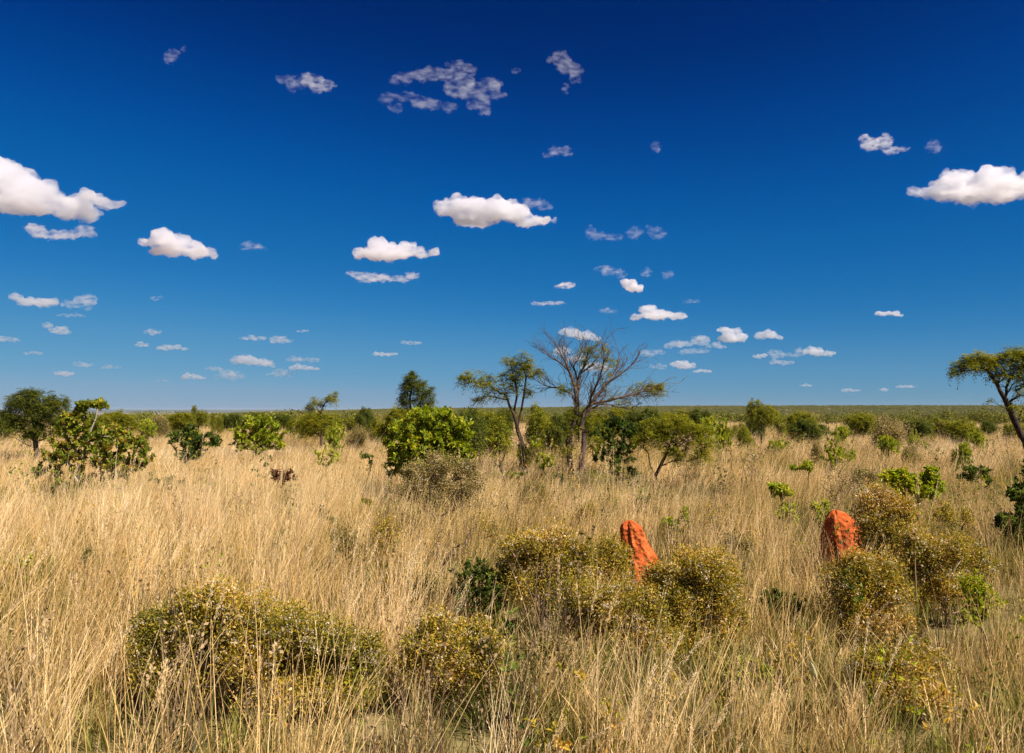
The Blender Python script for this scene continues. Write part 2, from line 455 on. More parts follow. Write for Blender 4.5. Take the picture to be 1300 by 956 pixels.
# ------------------------------------------------------------------ ground
def build_ground():
    rad = np.concatenate([np.linspace(0.5, 60, 60), np.geomspace(62, 24000, 190)])
    na = 420
    th = np.linspace(0, 2 * PI, na, endpoint=False)
    R, T = np.meshgrid(rad, th, indexing='ij')
    x = (R * np.sin(T)).ravel(); y = (R * np.cos(T)).ravel()
    v = np.stack([x, y, hgt(x, y)], 1)
    v = np.concatenate([v, [[0, 0, gz(0, 0)]]])
    i = np.arange(len(rad) - 1)[:, None] * na; k = np.arange(na)[None]; k2 = (k + 1) % na
    f = np.stack([i + k, i + k2, i + na + k2, i + na + k], -1).reshape(-1, 4)
    c = len(v) - 1
    cap = np.stack([np.full(na, c), (np.arange(na) + 1) % na, np.arange(na), np.arange(na)], 1)
    f = f[:, ::-1]
    # the middle cap as degenerate-free triangles is skipped: first ring is tiny, fill with quads fan
    cap = np.array([[c, (j + 2) % na, (j + 1) % na, j] for j in range(0, na, 2)])
    f = np.concatenate([f, cap[:, ::-1][:, ::-1]])
    m = bpy.data.materials.new('soil_and_thatch'); t, N, L = nt(m)
    out = N.new('ShaderNodeOutputMaterial'); p = N.new('ShaderNodeBsdfPrincipled')
    p.inputs['Roughness'].default_value = .95; p.inputs['Specular IOR Level'].default_value = .05
    g = N.new('ShaderNodeNewGeometry')
    n1 = N.new('ShaderNodeTexNoise'); n1.inputs['Scale'].default_value = 1.3; n1.inputs['Detail'].default_value = 8
    n2 = N.new('ShaderNodeTexNoise'); n2.inputs['Scale'].default_value = .02; n2.inputs['Detail'].default_value = 6
    L.new(g.outputs['Position'], n1.inputs['Vector']); L.new(g.outputs['Position'], n2.inputs['Vector'])
    near = ramp(N, [(.3, (.07, .055, .02)), (.5, (.16, .125, .045)), (.7, (.28, .21, .09))]); L.new(n1.outputs[0], near.inputs[0])
    far = ramp(N, [(.38, (.06, .075, .022)), (.5, (.13, .12, .045)), (.66, (.24, .19, .10))]); L.new(n2.outputs[0], far.inputs[0])
    # savanna seen kilometres away: pale open flats between wooded tracts
    ln = N.new('ShaderNodeVectorMath'); ln.operation = 'LENGTH'; L.new(g.outputs['Position'], ln.inputs[0])
    mr = N.new('ShaderNodeMapRange'); mr.inputs[1].default_value = 200; mr.inputs[2].default_value = 420
    L.new(ln.outputs['Value'], mr.inputs[0])
    mx = N.new('ShaderNodeMix'); mx.data_type = 'RGBA'
    L.new(mr.outputs[0], mx.inputs[0]); L.new(near.outputs[0], mx.inputs[6]); L.new(far.outputs[0], mx.inputs[7])
    n3 = N.new('ShaderNodeTexNoise'); n3.inputs['Scale'].default_value = .0004; n3.inputs['Detail'].default_value = 4
    L.new(g.outputs['Position'], n3.inputs['Vector'])
    md = N.new('ShaderNodeMath'); md.operation = 'MULTIPLY_ADD'; md.inputs[1].default_value = 3000
    L.new(n3.outputs[0], md.inputs[0]); L.new(ln.outputs['Value'], md.inputs[2])
    flats = ramp(N, [(0, (.045, .055, .02)), (.33, (.045, .055, .02)), (.36, (.26, .19, .13)), (.86, (.30, .22, .15)), (.9, (.05, .06, .03))])
    mq = N.new('ShaderNodeMapRange'); mq.inputs[1].default_value = 4000; mq.inputs[2].default_value = 15500
    L.new(md.outputs[0], mq.inputs[0]); L.new(mq.outputs[0], flats.inputs[0])
    m2 = N.new('ShaderNodeMapRange'); m2.inputs[1].default_value = 2800; m2.inputs[2].default_value = 3600
    L.new(ln.outputs['Value'], m2.inputs[0])
    mx2 = N.new('ShaderNodeMix'); mx2.data_type = 'RGBA'
    L.new(m2.outputs[0], mx2.inputs[0]); L.new(mx.outputs[2], mx2.inputs[6]); L.new(flats.outputs[0], mx2.inputs[7])
    L.new(mx2.outputs[2], p.inputs['Base Color'])
    b = N.new('ShaderNodeBump'); b.inputs['Strength'].default_value = .5; b.inputs['Distance'].default_value = .05
    L.new(n1.outputs[0], b.inputs['Height']); L.new(b.outputs[0], p.inputs['Normal'])
    L.new(p.outputs[0], out.inputs[0])
    o = mk('ground', v, f, m, smooth=True)
    tag(o, kind='structure')

# ------------------------------------------------------------------ grass
def grass_mat(name, stops, low, trans=.35):
    m = bpy.data.materials.new(name); t, N, L = nt(m)
    out = N.new('ShaderNodeOutputMaterial')
    a = N.new('ShaderNodeAttribute'); a.attribute_name = 'tint'
    ai = N.new('ShaderNodeAttribute'); ai.attribute_type = 'INSTANCER'; ai.attribute_name = 'patch'
    ad = N.new('ShaderNodeMath'); ad.operation = 'ADD'; ad.use_clamp = True
    L.new(a.outputs['Fac'], ad.inputs[0])
    sb = N.new('ShaderNodeMath'); sb.operation = 'SUBTRACT'; sb.inputs[1].default_value = .5
    L.new(ai.outputs['Fac'], sb.inputs[0]); L.new(sb.outputs[0], ad.inputs[1])
    r = ramp(N, stops); L.new(ad.outputs[0], r.inputs[0])
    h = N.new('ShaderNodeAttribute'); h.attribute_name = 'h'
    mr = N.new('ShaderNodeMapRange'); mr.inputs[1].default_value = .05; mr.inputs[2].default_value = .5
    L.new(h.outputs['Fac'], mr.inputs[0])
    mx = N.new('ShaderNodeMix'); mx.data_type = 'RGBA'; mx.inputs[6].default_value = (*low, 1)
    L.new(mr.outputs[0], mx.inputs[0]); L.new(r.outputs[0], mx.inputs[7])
    p = N.new('ShaderNodeBsdfPrincipled'); p.inputs['Roughness'].default_value = .55; p.inputs['Specular IOR Level'].default_value = .2
    L.new(mx.outputs[2], p.inputs['Base Color'])
    tr = N.new('ShaderNodeBsdfTranslucent'); L.new(mx.outputs[2], tr.inputs[0])
    ms = N.new('ShaderNodeMixShader'); ms.inputs[0].default_value = trans
    L.new(p.outputs[0], ms.inputs[1]); L.new(tr.outputs[0], ms.inputs[2]); L.new(ms.outputs[0], out.inputs[0])
    return m

def ribbons(rng, base, hgt_, lean, width, K=5, curve=.5, facing=None):
    """curved tapering ribbons. base (n,3), hgt_ (n,), lean (n,3) horizontal displacement at tip"""
    n = len(base); t = np.linspace(0, 1, K)
    up = np.array([0, 0, 1.])
    c = base[:, None] + up * (hgt_[:, None] * (t - curve * .15 * t ** 2))[..., None] + lean[:, None] * (t ** 1.7)[None, :, None]
    az = rng.uniform(0, 2 * PI, n) if facing is None else facing
    s = np.stack([np.cos(az), np.sin(az), np.zeros(n)], 1)[:, None]
    w = width[:, None] * np.clip(1 - t ** 3 * .85, .1, 1)[None]
    a = c + s * w[..., None] * .5; b = c - s * w[..., None] * .5
    v = np.stack([a, b], 2).reshape(n, K * 2, 3)
    i = np.arange(n)[:, None] * (K * 2) + np.arange(K - 1)[None] * 2
    f = np.stack([i, i + 1, i + 3, i + 2], -1).reshape(-1, 4)
    hh = np.broadcast_to(np.repeat(t, 2)[None], (n, K * 2)).ravel()
    return v.reshape(-1, 3), f, hh, c

def make_tuft(name, mat, seed, nstem, nblade, radius, hmean, wst=.0045, wbl=.007, plume=1.0, lod=1, leanx=.16, pl_n=14, pl_l=.026, pl_w=.07, pl_s=.22, pl_r=0.0):
    rng = np.random.default_rng(seed)
    V = []; Fq = []; H = []; T = []; nv = 0
    def push(v, f, h, tn):
        nonlocal nv
        V.append(v); Fq.append(f + nv); H.append(h); T.append(tn); nv += len(v)
    if nstem:
        r = radius * np.sqrt(rng.random(nstem)); a = rng.uniform(0, 2 * PI, nstem)
        b = np.stack([r * np.cos(a), r * np.sin(a), np.zeros(nstem)], 1)
        h = np.clip(rng.normal(hmean, hmean * .2, nstem), hmean * .45, hmean * 1.55)
        lean = np.stack([rng.normal(leanx, .15, nstem) + .12 * (b[:, 0] / radius), rng.normal(0, .12, nstem), np.zeros(nstem)], 1) * h[:, None]
        v, f, hh, c = ribbons(rng, b, h, lean, np.full(nstem, wst) * rng.uniform(.7, 1.3, nstem), 6 if lod == 1 else 4)
        tn = np.repeat(rng.uniform(.3, .8, nstem), (6 if lod == 1 else 4) * 2)
        push(v, f, hh, tn)
        # seed heads
        if plume > 0:
            ks = rng.random(nstem) < .8 * plume
            q = c[ks]; npn = (pl_n if lod == 1 else 3)
            p1 = q[:, -1]; p0 = q[:, -2]
            d = nrm(p1 - p0)
            tt = rng.uniform(-.25, 1.0, (len(q), npn))
            cc = p0[:, None] + (p1 - p0)[:, None] * tt[..., None]
            cc = cc.reshape(-1, 3) + rng.normal(0, 1, (len(q) * npn, 3)) * pl_r; dd = np.repeat(d, npn, 0)
            dl = nrm(dd + pl_s * rand_dir(len(cc), rng))
            ln = rng.uniform(.7, 1.4, len(cc)) * pl_l * (1 if lod == 1 else 3.2); w = ln * (pl_w if lod == 1 else .045)
            s = nrm(np.cross(dl, rand_dir(len(cc), rng))) * w[:, None]
            vv = np.stack([cc, cc + dl * ln[:, None] * .5 + s, cc + dl * ln[:, None], cc + dl * ln[:, None] * .5 - s], 1).reshape(-1, 3)
            ff = np.arange(len(cc))[:, None] * 4 + np.arange(4)[None]
            push(vv, ff, np.ones(len(vv)), np.repeat(rng.uniform(.45, .85, len(cc)), 4))
    if nblade:
        r = radius * np.sqrt(rng.random(nblade)); a = rng.uniform(0, 2 * PI, nblade)
        b = np.stack([r * np.cos(a), r * np.sin(a), np.zeros(nblade)], 1)
        h = hmean * rng.uniform(.25, .75, nblade)
        if lod == 1: b[:, 2] += hmean * rng.uniform(0, .25, nblade) * (rng.random(nblade) < .4)
        aa = rng.uniform(0, 2 * PI, nblade); m = rng.uniform(.1, .55, nblade) * h
        lean = np.stack([m * np.cos(aa) + leanx * .7 * h, m * np.sin(aa), np.zeros(nblade)], 1)
        K = 5 if lod == 1 else 3
        v, f, hh, c = ribbons(rng, b, h, lean, np.full(nblade, wbl) * rng.uniform(.6, 1.4, nblade), K, .9)
        push(v, f, hh * .8, np.repeat(rng.uniform(0, .75, nblade), K * 2))
    v = np.concatenate(V); f = np.concatenate(Fq)
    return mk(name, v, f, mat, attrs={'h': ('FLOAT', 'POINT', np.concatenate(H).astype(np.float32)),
                                      'tint': ('FLOAT', 'POINT', np.concatenate(T).astype(np.float32))}, link=False)

def scatter_object(name, pts, rot, scl, var, patch, sources):
    col = bpy.data.collections.new(name + '_pieces')
    for s in sources: col.objects.link(s)
    o = mk(name, pts, np.zeros((0, 4), int), None, attrs={
        'rot': ('FLOAT_VECTOR', 'POINT', rot.astype(np.float32)), 'scl': ('FLOAT_VECTOR', 'POINT', scl.astype(np.float32)),
        'variant': ('INT', 'POINT', var.astype(np.int32)), 'patch': ('FLOAT', 'POINT', patch.astype(np.float32))})
    g = bpy.data.node_groups.new(name + '_scatter', 'GeometryNodeTree')
    g.interface.new_socket('Geometry', in_out='INPUT', socket_type='NodeSocketGeometry')
    g.interface.new_socket('Geometry', in_out='OUTPUT', socket_type='NodeSocketGeometry')
    N, L = g.nodes, g.links
    gi = N.new('NodeGroupInput'); go = N.new('NodeGroupOutput')
    mp = N.new('GeometryNodeMeshToPoints')
    ip = N.new('GeometryNodeInstanceOnPoints'); ci = N.new('GeometryNodeCollectionInfo')
    ci.inputs['Collection'].default_value = col
    ci.inputs['Separate Children'].default_value = True; ci.inputs['Reset Children'].default_value = True
    def na(n, typ):
        a = N.new('GeometryNodeInputNamedAttribute'); a.data_type = typ; a.inputs['Name'].default_value = n
        return a.outputs['Attribute']
    L.new(gi.outputs[0], mp.inputs['Mesh']); L.new(mp.outputs[0], ip.inputs['Points'])
    L.new(ci.outputs[0], ip.inputs['Instance']); ip.inputs['Pick Instance'].default_value = True
    L.new(na('variant', 'INT'), ip.inputs['Instance Index'])
    er = N.new('FunctionNodeEulerToRotation'); L.new(na('rot', 'FLOAT_VECTOR'), er.inputs[0])
    L.new(er.outputs[0], ip.inputs['Rotation']); L.new(na('scl', 'FLOAT_VECTOR'), ip.inputs['Scale'])
    L.new(ip.outputs[0], go.inputs[0])
    md = o.modifiers.new('scatter', 'NODES'); md.node_group = g
    return o

def vnoise(x, y, s, seed=0):
    """cheap smooth value noise 0..1"""
    r = np.random.default_rng(seed); G = r.random((64, 64))
    u = (x / s) % 64; v = (y / s) % 64
    i = np.floor(u).astype(int); j = np.floor(v).astype(int); fu = u - i; fv = v - j
    fu = fu * fu * (3 - 2 * fu); fv = fv * fv * (3 - 2 * fv)
    a = G[i % 64, j % 64]; b = G[(i + 1) % 64, j % 64]; c = G[i % 64, (j + 1) % 64]; d = G[(i + 1) % 64, (j + 1) % 64]
    return (a * (1 - fu) + b * fu) * (1 - fv) + (c * (1 - fu) + d * fu) * fv

CLEAR = []   # (x, y, rx, ry, density factor, height factor)
def clear_px(px, Y, wpx, ry, dens, hf, front=0):
    CLEAR.append(((px - 650) / F * Y, Y - front, wpx / 2 / F * Y, ry, dens, hf))

def build_grass():
    rng = np.random.default_rng(5)
    tan = [(0, (.17, .15, .03)), (.2, (.40, .30, .07)), (.42, (.76, .485, .175)), (.7, (.92, .64, .30)), (1, (.95, .75, .45))]
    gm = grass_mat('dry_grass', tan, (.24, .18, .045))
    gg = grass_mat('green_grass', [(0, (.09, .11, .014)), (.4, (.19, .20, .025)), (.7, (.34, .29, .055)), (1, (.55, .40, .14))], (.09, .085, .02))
    src = []
    for i in range(8): src.append(make_tuft('near_tuft', gm, 100 + i, 17, 36, .17, 1.25, .0056, .0075))
    for i in range(3): src.append(make_tuft('plume_tuft', gm, 180 + i, 5, 22, .14, 1.45, .006, .008, leanx=.26, pl_n=150, pl_l=.026, pl_w=.08, pl_s=.5, pl_r=.010))
    for i in range(3): src.append(make_tuft('near_tuft', gm, 120 + i, 4, 60, .30, .85, plume=.5))
    for i in range(4): src.append(make_tuft('plain_tuft', gm, 140 + i, 15, 22, .26, 1.25, .013, .015, 1, 2))
    for i in range(4): src.append(make_tuft('wide_tuft', gm, 160 + i, 46, 40, .85, 1.2, .03, .035, .6, 2))
    src.sort(key=lambda o: o.name)
    names = [o.name for o in src]
    idx_near = [i for i, n in enumerate(names) if n.startswith('near')]
    idx_pl = [i for i, n in enumerate(names) if n.startswith('plume')]
    idx_mid = [i for i, n in enumerate(names) if n.startswith('plain')]
    idx_far = [i for i, n in enumerate(names) if n.startswith('wide')]
    P_, R_, S_, V_, T_ = [], [], [], [], []
    def zone(y0, y1, dens, idx, smin, smax, keep=False):
        w = lambda y: .80 * y + 5
        n = int(dens * (w(y0) + w(y1)) * (y1 - y0))
        y = rng.uniform(y0, y1, n); x = rng.uniform(-1, 1, n) * w(y1)
        k = np.abs(x) < w(y); x, y = x[k], y[k]; n = len(x)
        df = np.ones(n); hf = np.ones(n)
        for cx, cy, rx, ry, d, h in CLEAR:
            q = ((x - cx) / rx) ** 2 + ((y - cy) / ry) ** 2
            m = q < 1
            df[m] = np.minimum(df[m], max(d, .55) if keep else d); hf[m] = np.minimum(hf[m], max(h, .85) if keep else h)
        nz = vnoise(x, y, 2.2, 1) * .6 + vnoise(x, y, .8, 2) * .4
        u = x / np.maximum(y, 1)
        right = sstep(-.1, .35, u) * (1 - sstep(14, 30, y))
        df *= 1 - .45 * right * (nz < .55) - .25 * (nz < .32)
        k = rng.random(n) < df; x, y, hf, nz, right = x[k], y[k], hf[k], nz[k], right[k]; n = len(x)
        pt = np.clip(.5 + (vnoise(x, y, 1.1, 23) - .5) * .5 + (vnoise(x, y, 3.5, 3) - .5) * .45 + (vnoise(x, y, 14, 4) - .5) * .35 - .17 * right + rng.normal(0, .07, n), 0, 1)
        fr = sstep(-.30, .0, x / y) * (1 - sstep(11, 16, y))
        sc_ = rng.uniform(smin, smax, n) * hf * (.82 + .34 * nz) * (1 - .12 * right) * (1 - .2 * fr) * (1 - .24 * sstep(13, 26, y))
        if keep: pt = np.clip(pt + .15, .5, .8)
        P_.append(np.stack([x, y, hgt(x, y) - .02], 1))
        R_.append(np.stack([rng.normal(0, .06, n), rng.normal(.02, .07, n), rng.normal(0, .55, n)], 1))
        S_.append(np.stack([sc_ ** .5, sc_ ** .5, sc_], 1)); V_.append(rng.choice(idx, n)); T_.append(pt)
    zone(4.5, 26, 10, idx_near, .72, 1.2)
    zone(5, 13, .9, idx_pl, .8, 1.1, True)
    zone(13, 28, .4, idx_pl, .9, 1.4)
    zone(26, 62, 6.5, idx_mid, .8, 1.12)
    zone(62, 260, .85, idx_far, .8, 1.1)
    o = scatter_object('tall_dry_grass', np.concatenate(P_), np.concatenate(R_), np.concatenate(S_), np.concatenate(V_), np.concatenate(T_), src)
    tag(o, 'tall tan seeding grass covering the whole plain', 'grass', kind='stuff')
    # low green layer
    s2 = [make_tuft('low_tuft', gg if i < 4 else gm, 300 + i, 0, 46, .22, .8, wbl=.009, leanx=.05) for i in range(7)]
    s2 += [make_tuft('low_wide_tuft', gg, 320 + i, 0, 40, .4, .8, wbl=.02, lod=2, leanx=.05) for i in range(3)]
    for i in range(6):
        r_ = np.random.default_rng(340 + i); s_ = Skel(); hh = r_.uniform(.45, .95)
        s_.line([(0, 0, 0), (r_.normal(0, .04), r_.normal(0, .04), hh * .5)], -1, .08, r_, .01)
        tp_ = ell(r_, (0, 0, hh * .7), (.16, .16, hh * .32), 16, .3); ids_ = s_.attract(tp_, .3, .12, 0, .01, r_)
        ps = np.array(s_.p); v_, f_, t_ = foliage('broad', ps[ids_], nrm(ps[ids_] - ps[np.array(s_.par)[ids_]]), r_, 6, .38 if i % 2 else .3)
        s2.append(mk('low_forb', v_, f_, M[('broad', 'darkbroad', 'fine', 'darkbroad', 'finegrey', 'fine')[i]], attrs={'tint': ('FLOAT', 'FACE', np.repeat(t_, 2).astype(np.float32))}, link=False))
    tm = grass_mat('dry_stalk', [(0, (.08, .05, .025)), (.5, (.24, .15, .07)), (1, (.46, .31, .16))], (.08, .06, .04), .1)
    for i in range(3): s2.append(make_tuft('low_forb_stalks', tm, 360 + i, 16, 26, .16, .85, .007, .009, .5, 1, .02, 10, .03, .3, 1.2, .02))
    s2.sort(key=lambda o: o.name); n2 = [o.name for o in s2]; i3 = [i for i, n in enumerate(n2) if n.startswith('low_forb')]
    i1 = [i for i, n in enumerate(n2) if n.startswith('low_tuft')]; i2 = [i for i, n in enumerate(n2) if n.startswith('low_wide')]
    P_.clear(); R_.clear(); S_.clear(); V_.clear(); T_.clear()
    for (y0, y1, dens, idx) in ((4.5, 26, 11, i1), (26, 60, 3.6, i2), (5, 18, 1.9, i3), (18, 60, 1.0, i3)):
        w = lambda y: .80 * y + 5
        n = int(dens * (w(y0) + w(y1)) * (y1 - y0)); y = rng.uniform(y0, y1, n); x = rng.uniform(-1, 1, n) * w(y1)
        u = x / y
        pr = .40 + .5 * sstep(-.3, .2, u) * (1 - .3 * sstep(15, 40, y)); pr = pr * (.35 + sstep(.25, .6, vnoise(x, y, 1.6, 8))) * 1.2
        k = (np.abs(x) < w(y)) & (rng.random(n) < pr); x, y = x[k], y[k]; n = len(x)
        P_.append(np.stack([x, y, hgt(x, y) - .02], 1)); R_.append(np.stack([rng.normal(0, .1, n), rng.normal(0, .1, n), rng.uniform(0, 6.28, n)], 1))
        sc_ = rng.uniform(.6, 1.25, n) * (1 if idx is not i3 else rng.uniform(.8, 1.5, n) * (1.25 if y0 > 10 else 1)); S_.append(np.stack([sc_] * 3, 1)); V_.append(rng.choice(idx, n))
        T_.append(np.clip(.5 + (vnoise(x, y, 2.5, 12) - .5) * .8, 0, 1))
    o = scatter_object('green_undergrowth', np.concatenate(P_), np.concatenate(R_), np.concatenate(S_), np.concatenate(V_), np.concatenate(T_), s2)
    tag(o, 'low green and olive grass growing under the tall dry stems', 'grass', kind='stuff')

# ------------------------------------------------------------------ far woodland
def far_crown(name, seed, n, mat, bark):
    rng = np.random.default_rng(seed)
    lob = [(rng.normal(0, .9), rng.normal(0, .9), rng.uniform(1.2, 2.6), rng.uniform(.7, 1.3)) for _ in range(6)]
    cs = []
    for lx, ly, lz, lr in lob:
        cs.append(ell(rng, (lx, ly, lz), (lr, lr, lr * .62), n // 6, .6))
    c = np.concatenate(cs); d = nrm(rand_dir(len(c), rng) + [0, 0, .2]); nn = nrm(c - [0, 0, 1.4] + rand_dir(len(c), rng) * .8)
    v, f = leaf_quads(c, d, nn, rng.uniform(.2, .42, len(c)), rng.uniform(.13, .24, len(c)))
    return mk(name, v, f, mat, attrs={'tint': ('FLOAT', 'FACE', np.repeat(np.clip(.5 + rng.normal(0, .2, len(c)), 0, 1), 2).astype(np.float32))}, link=False)

def build_woodland():
    rng = np.random.default_rng(77)
    m = leaf_mat('woodland_leaf', [(0, (.09, .10, .014)), (.5, (.17, .17, .02)), (.85, (.26, .23, .035)), (1, (.38, .28, .08))], .25, .6, .15)
    m2 = leaf_mat('woodland_leaf_dull', [(0, (.12, .115, .022)), (.5, (.22, .18, .035)), (1, (.42, .30, .12))], .25, .6, .15)
    src = [far_crown('wood_crown', 500 + i, 560, m if i % 3 else m2, None) for i in range(6)]
    P_, S_ = [], []
    for (r0, r1, dens, wd) in ((95, 190, 1 / 38., .8), (190, 420, 1 / 34., .85), (420, 900, 1 / 45., .85), (900, 2300, 1 / 70., .8)):
        n = int(dens * (r1 ** 2 - r0 ** 2) * wd)
        r = np.sqrt(rng.uniform(r0 ** 2, r1 ** 2, n)); a = rng.uniform(-wd, wd, n)
        x, y = r * np.sin(a), r * np.cos(a)
        k = vnoise(x, y, 38, 6) * .6 + vnoise(x, y, 12, 7) * .4 > (.26 if r0 > 100 else .62 - .36 * (r - 95) / 95)
        x, y = x[k], y[k]
        P_.append(np.stack([x, y, hgt(x, y) - .3], 1)); s = rng.uniform(.6, 1.25, len(x)) * (1 if r0 < 800 else 1.15) * (.82 if r0 < 100 else 1)
        S_.append(np.stack([s * rng.uniform(.8, 1.4, len(x)), s * rng.uniform(.8, 1.4, len(x)), s], 1))
    p = np.concatenate(P_); s = np.concatenate(S_); n = len(p)
    o = scatter_object('distant_woodland', p, np.stack([np.zeros(n), np.zeros(n), rng.uniform(0, 6.28, n)], 1), s, rng.integers(0, len(src), n), rng.random(n), src)
    tag(o, 'unbroken olive green woodland covering the far valley and ridge', 'woodland', kind='stuff')
    print('woodland', n)

# ------------------------------------------------------------------ clouds
def cloud_mat(name='cloud_vapour'):
    m = bpy.data.materials.new(name); t, N, L = nt(m)
    out = N.new('ShaderNodeOutputMaterial')
    v = N.new('ShaderNodeVolumePrincipled')
    v.inputs['Color'].default_value = (.95, .93, .945, 1); v.inputs['Anisotropy'].default_value = .25
    g = N.new('ShaderNodeNewGeometry')
    sz = N.new('ShaderNodeAttribute'); sz.attribute_type = 'OBJECT'; sz.attribute_name = 'vapour_scale'
    th = N.new('ShaderNodeAttribute'); th.attribute_type = 'OBJECT'; th.attribute_name = 'vapour_thickness'
    dv = N.new('ShaderNodeVectorMath'); dv.operation = 'SCALE'
    L.new(g.outputs['Position'], dv.inputs[0]); L.new(sz.outputs['Fac'], dv.inputs[3])
    n = N.new('ShaderNodeTexNoise'); n.inputs['Scale'].default_value = 1.0; n.inputs['Detail'].default_value = 5; n.inputs['Roughness'].default_value = .55
    n.inputs['Distortion'].default_value = .1
    st = N.new('ShaderNodeMapping'); st.inputs['Scale'].default_value = (.7, 1, 1.5); st.inputs['Rotation'].default_value = (0, .35, 0)
    L.new(dv.outputs[0], st.inputs[0]); L.new(st.outputs[0], n.inputs['Vector'])
    mr = N.new('ShaderNodeMapRange'); mr.inputs[1].default_value = .40; mr.inputs[2].default_value = .66; mr.inputs[3].default_value = 0; mr.inputs[4].default_value = 1
    ct = N.new('ShaderNodeAttribute'); ct.attribute_type = 'OBJECT'; ct.attribute_name = 'vapour_cut'
    hi = N.new('ShaderNodeMath'); hi.operation = 'ADD'; hi.inputs[1].default_value = .3
    L.new(ct.outputs['Fac'], mr.inputs[1]); L.new(ct.outputs['Fac'], hi.inputs[0]); L.new(hi.outputs[0], mr.inputs[2])
    L.new(n.outputs[0], mr.inputs[0])
    a = N.new('ShaderNodeMath'); a.operation = 'MULTIPLY'; L.new(mr.outputs[0], a.inputs[0]); L.new(sz.outputs['Fac'], a.inputs[1])
    b = N.new('ShaderNodeMath'); b.operation = 'MULTIPLY'; L.new(a.outputs[0], b.inputs[0]); L.new(th.outputs['Fac'], b.inputs[1])
    L.new(b.outputs[0], v.inputs['Density'])
    L.new(v.outputs[0], out.inputs['Volume'])
    return m

ICO = None
def ico(sub=3):
    global ICO
    if ICO is None:
        import bmesh
        bm = bmesh.new(); bmesh.ops.create_icosphere(bm, subdivisions=sub, radius=1)
        ICO = (np.array([v.co[:] for v in bm.verts]), np.array([[v.index for v in f.verts] for f in bm.faces])); bm.free()
    return ICO

def cloud(puffs, label, thick, group=None, alt=1500, seed=0, D=None):
    """puffs: (px, py, rx, ry) in photo pixels"""
    puffs = [p if len(p) > 3 else (p[0], p[1], p[2], p[2] * .8) for p in puffs]
    rng = np.random.default_rng(900 + seed)
    soft = thick < 2.5
    if soft:
        g_ = 1.55 if thick < 1.65 else 1.25
        puffs = [(p[0] + rng.normal(0, .15) * p[2], p[1] + rng.normal(0, .15) * p[3], p[2] * g_ * rng.uniform(.8, 1.25), p[3] * g_ * rng.uniform(.7, 1.15)) for p in puffs]
        cut = .47 if thick < 1.65 else .42; thick = thick * (.42 if thick < 1.65 else .5)
    else:
        cut = .30; thick = thick * .42
    w = np.array([p[2] * p[3] for p in puffs]); cx = np.average([p[0] for p in puffs], weights=w); cy = np.average([p[1] for p in puffs], weights=w)
    D = D or min(26000, alt / (abs(P(cx, cy, 1)[2] - CH)))
    c0 = P(cx, cy, D); s = D / F
    if cy > 370: thick *= .7
    if cy > 440: thick *= .75
    iv, fi = ico(); V = []; Fc = []; n = 0
    R = max(math.sqrt(np.median(w)), 1) * s
    for p in puffs:
        q = P(p[0], p[1], D) - c0 + np.array([0, rng.normal(0, .35) * p[2] * s, 0])
        v = iv * np.array([p[2], p[2] * .9, p[3]]) * s
        v[:, 2] = np.where(v[:, 2] < 0, v[:, 2] * .8, v[:, 2])
        # lumps
        ph = rng.uniform(0, 6.28, (4, 3)); k = rng.normal(0, 3.0, (4, 3))
        lump = sum(np.sin(iv @ k[i] + ph[i, 0]) for i in range(4)) * .07
        v = v * (1 + lump[:, None])
        V.append(v + q); Fc.append(fi + n); n += len(v)
    V = np.concatenate(V); Fc = np.concatenate(Fc)
    o = mk('cloud', V, Fc, CM, smooth=True)
    o.location = c0
    o['vapour_scale'] = 1.0 / R; o['vapour_thickness'] = thick; o['vapour_cut'] = cut
    tag(o, label, 'cloud', group)
    ext = max(V[:, 0].max() - V[:, 0].min(), V[:, 2].max() - V[:, 2].min())
    r = o.modifiers.new('merge', 'REMESH'); r.mode = 'VOXEL'
    r.voxel_size = ext / min(130, max(30, ext / s * 1.1)); r.use_smooth_shade = True
    for k_, (sz_, st_) in enumerate(((.9, 1.3 if not soft else 1.5), (.33, .5 if not soft else .8), (.13, .18 if not soft else .3))):
        tx = bpy.data.textures.new('billow', 'CLOUDS'); tx.noise_scale = R * sz_; tx.noise_depth = 2 if k_ == 0 else 3
        tx.noise_basis = 'ORIGINAL_PERLIN'
        dm = o.modifiers.new('billow', 'DISPLACE'); dm.texture = tx; dm.texture_coords = 'GLOBAL'; dm.strength = R * st_; dm.mid_level = .5
    r2 = o.modifiers.new('merge_again', 'REMESH'); r2.mode = 'VOXEL'; r2.voxel_size = r.voxel_size * .9; r2.use_smooth_shade = True
    return o

def bank(x0, x1, yb, hs, n, seed, lift=0):
    """puffs along a flat base from x0 to x1; hs height profile"""
    rng = np.random.default_rng(seed); out = []
    for i in range(n):
        t = (i + .5) / n; h = np.interp(t, np.linspace(0, 1, len(hs)), hs) * rng.uniform(.8, 1.15)
        x = x0 + (x1 - x0) * t; r = max(h * .55, 1.2)
        out.append((x, yb - h * .45 + rng.normal(0, .08) * h, max(r * rng.uniform(1.1, 1.6), (x1 - x0) / n * .75), r))
    return out

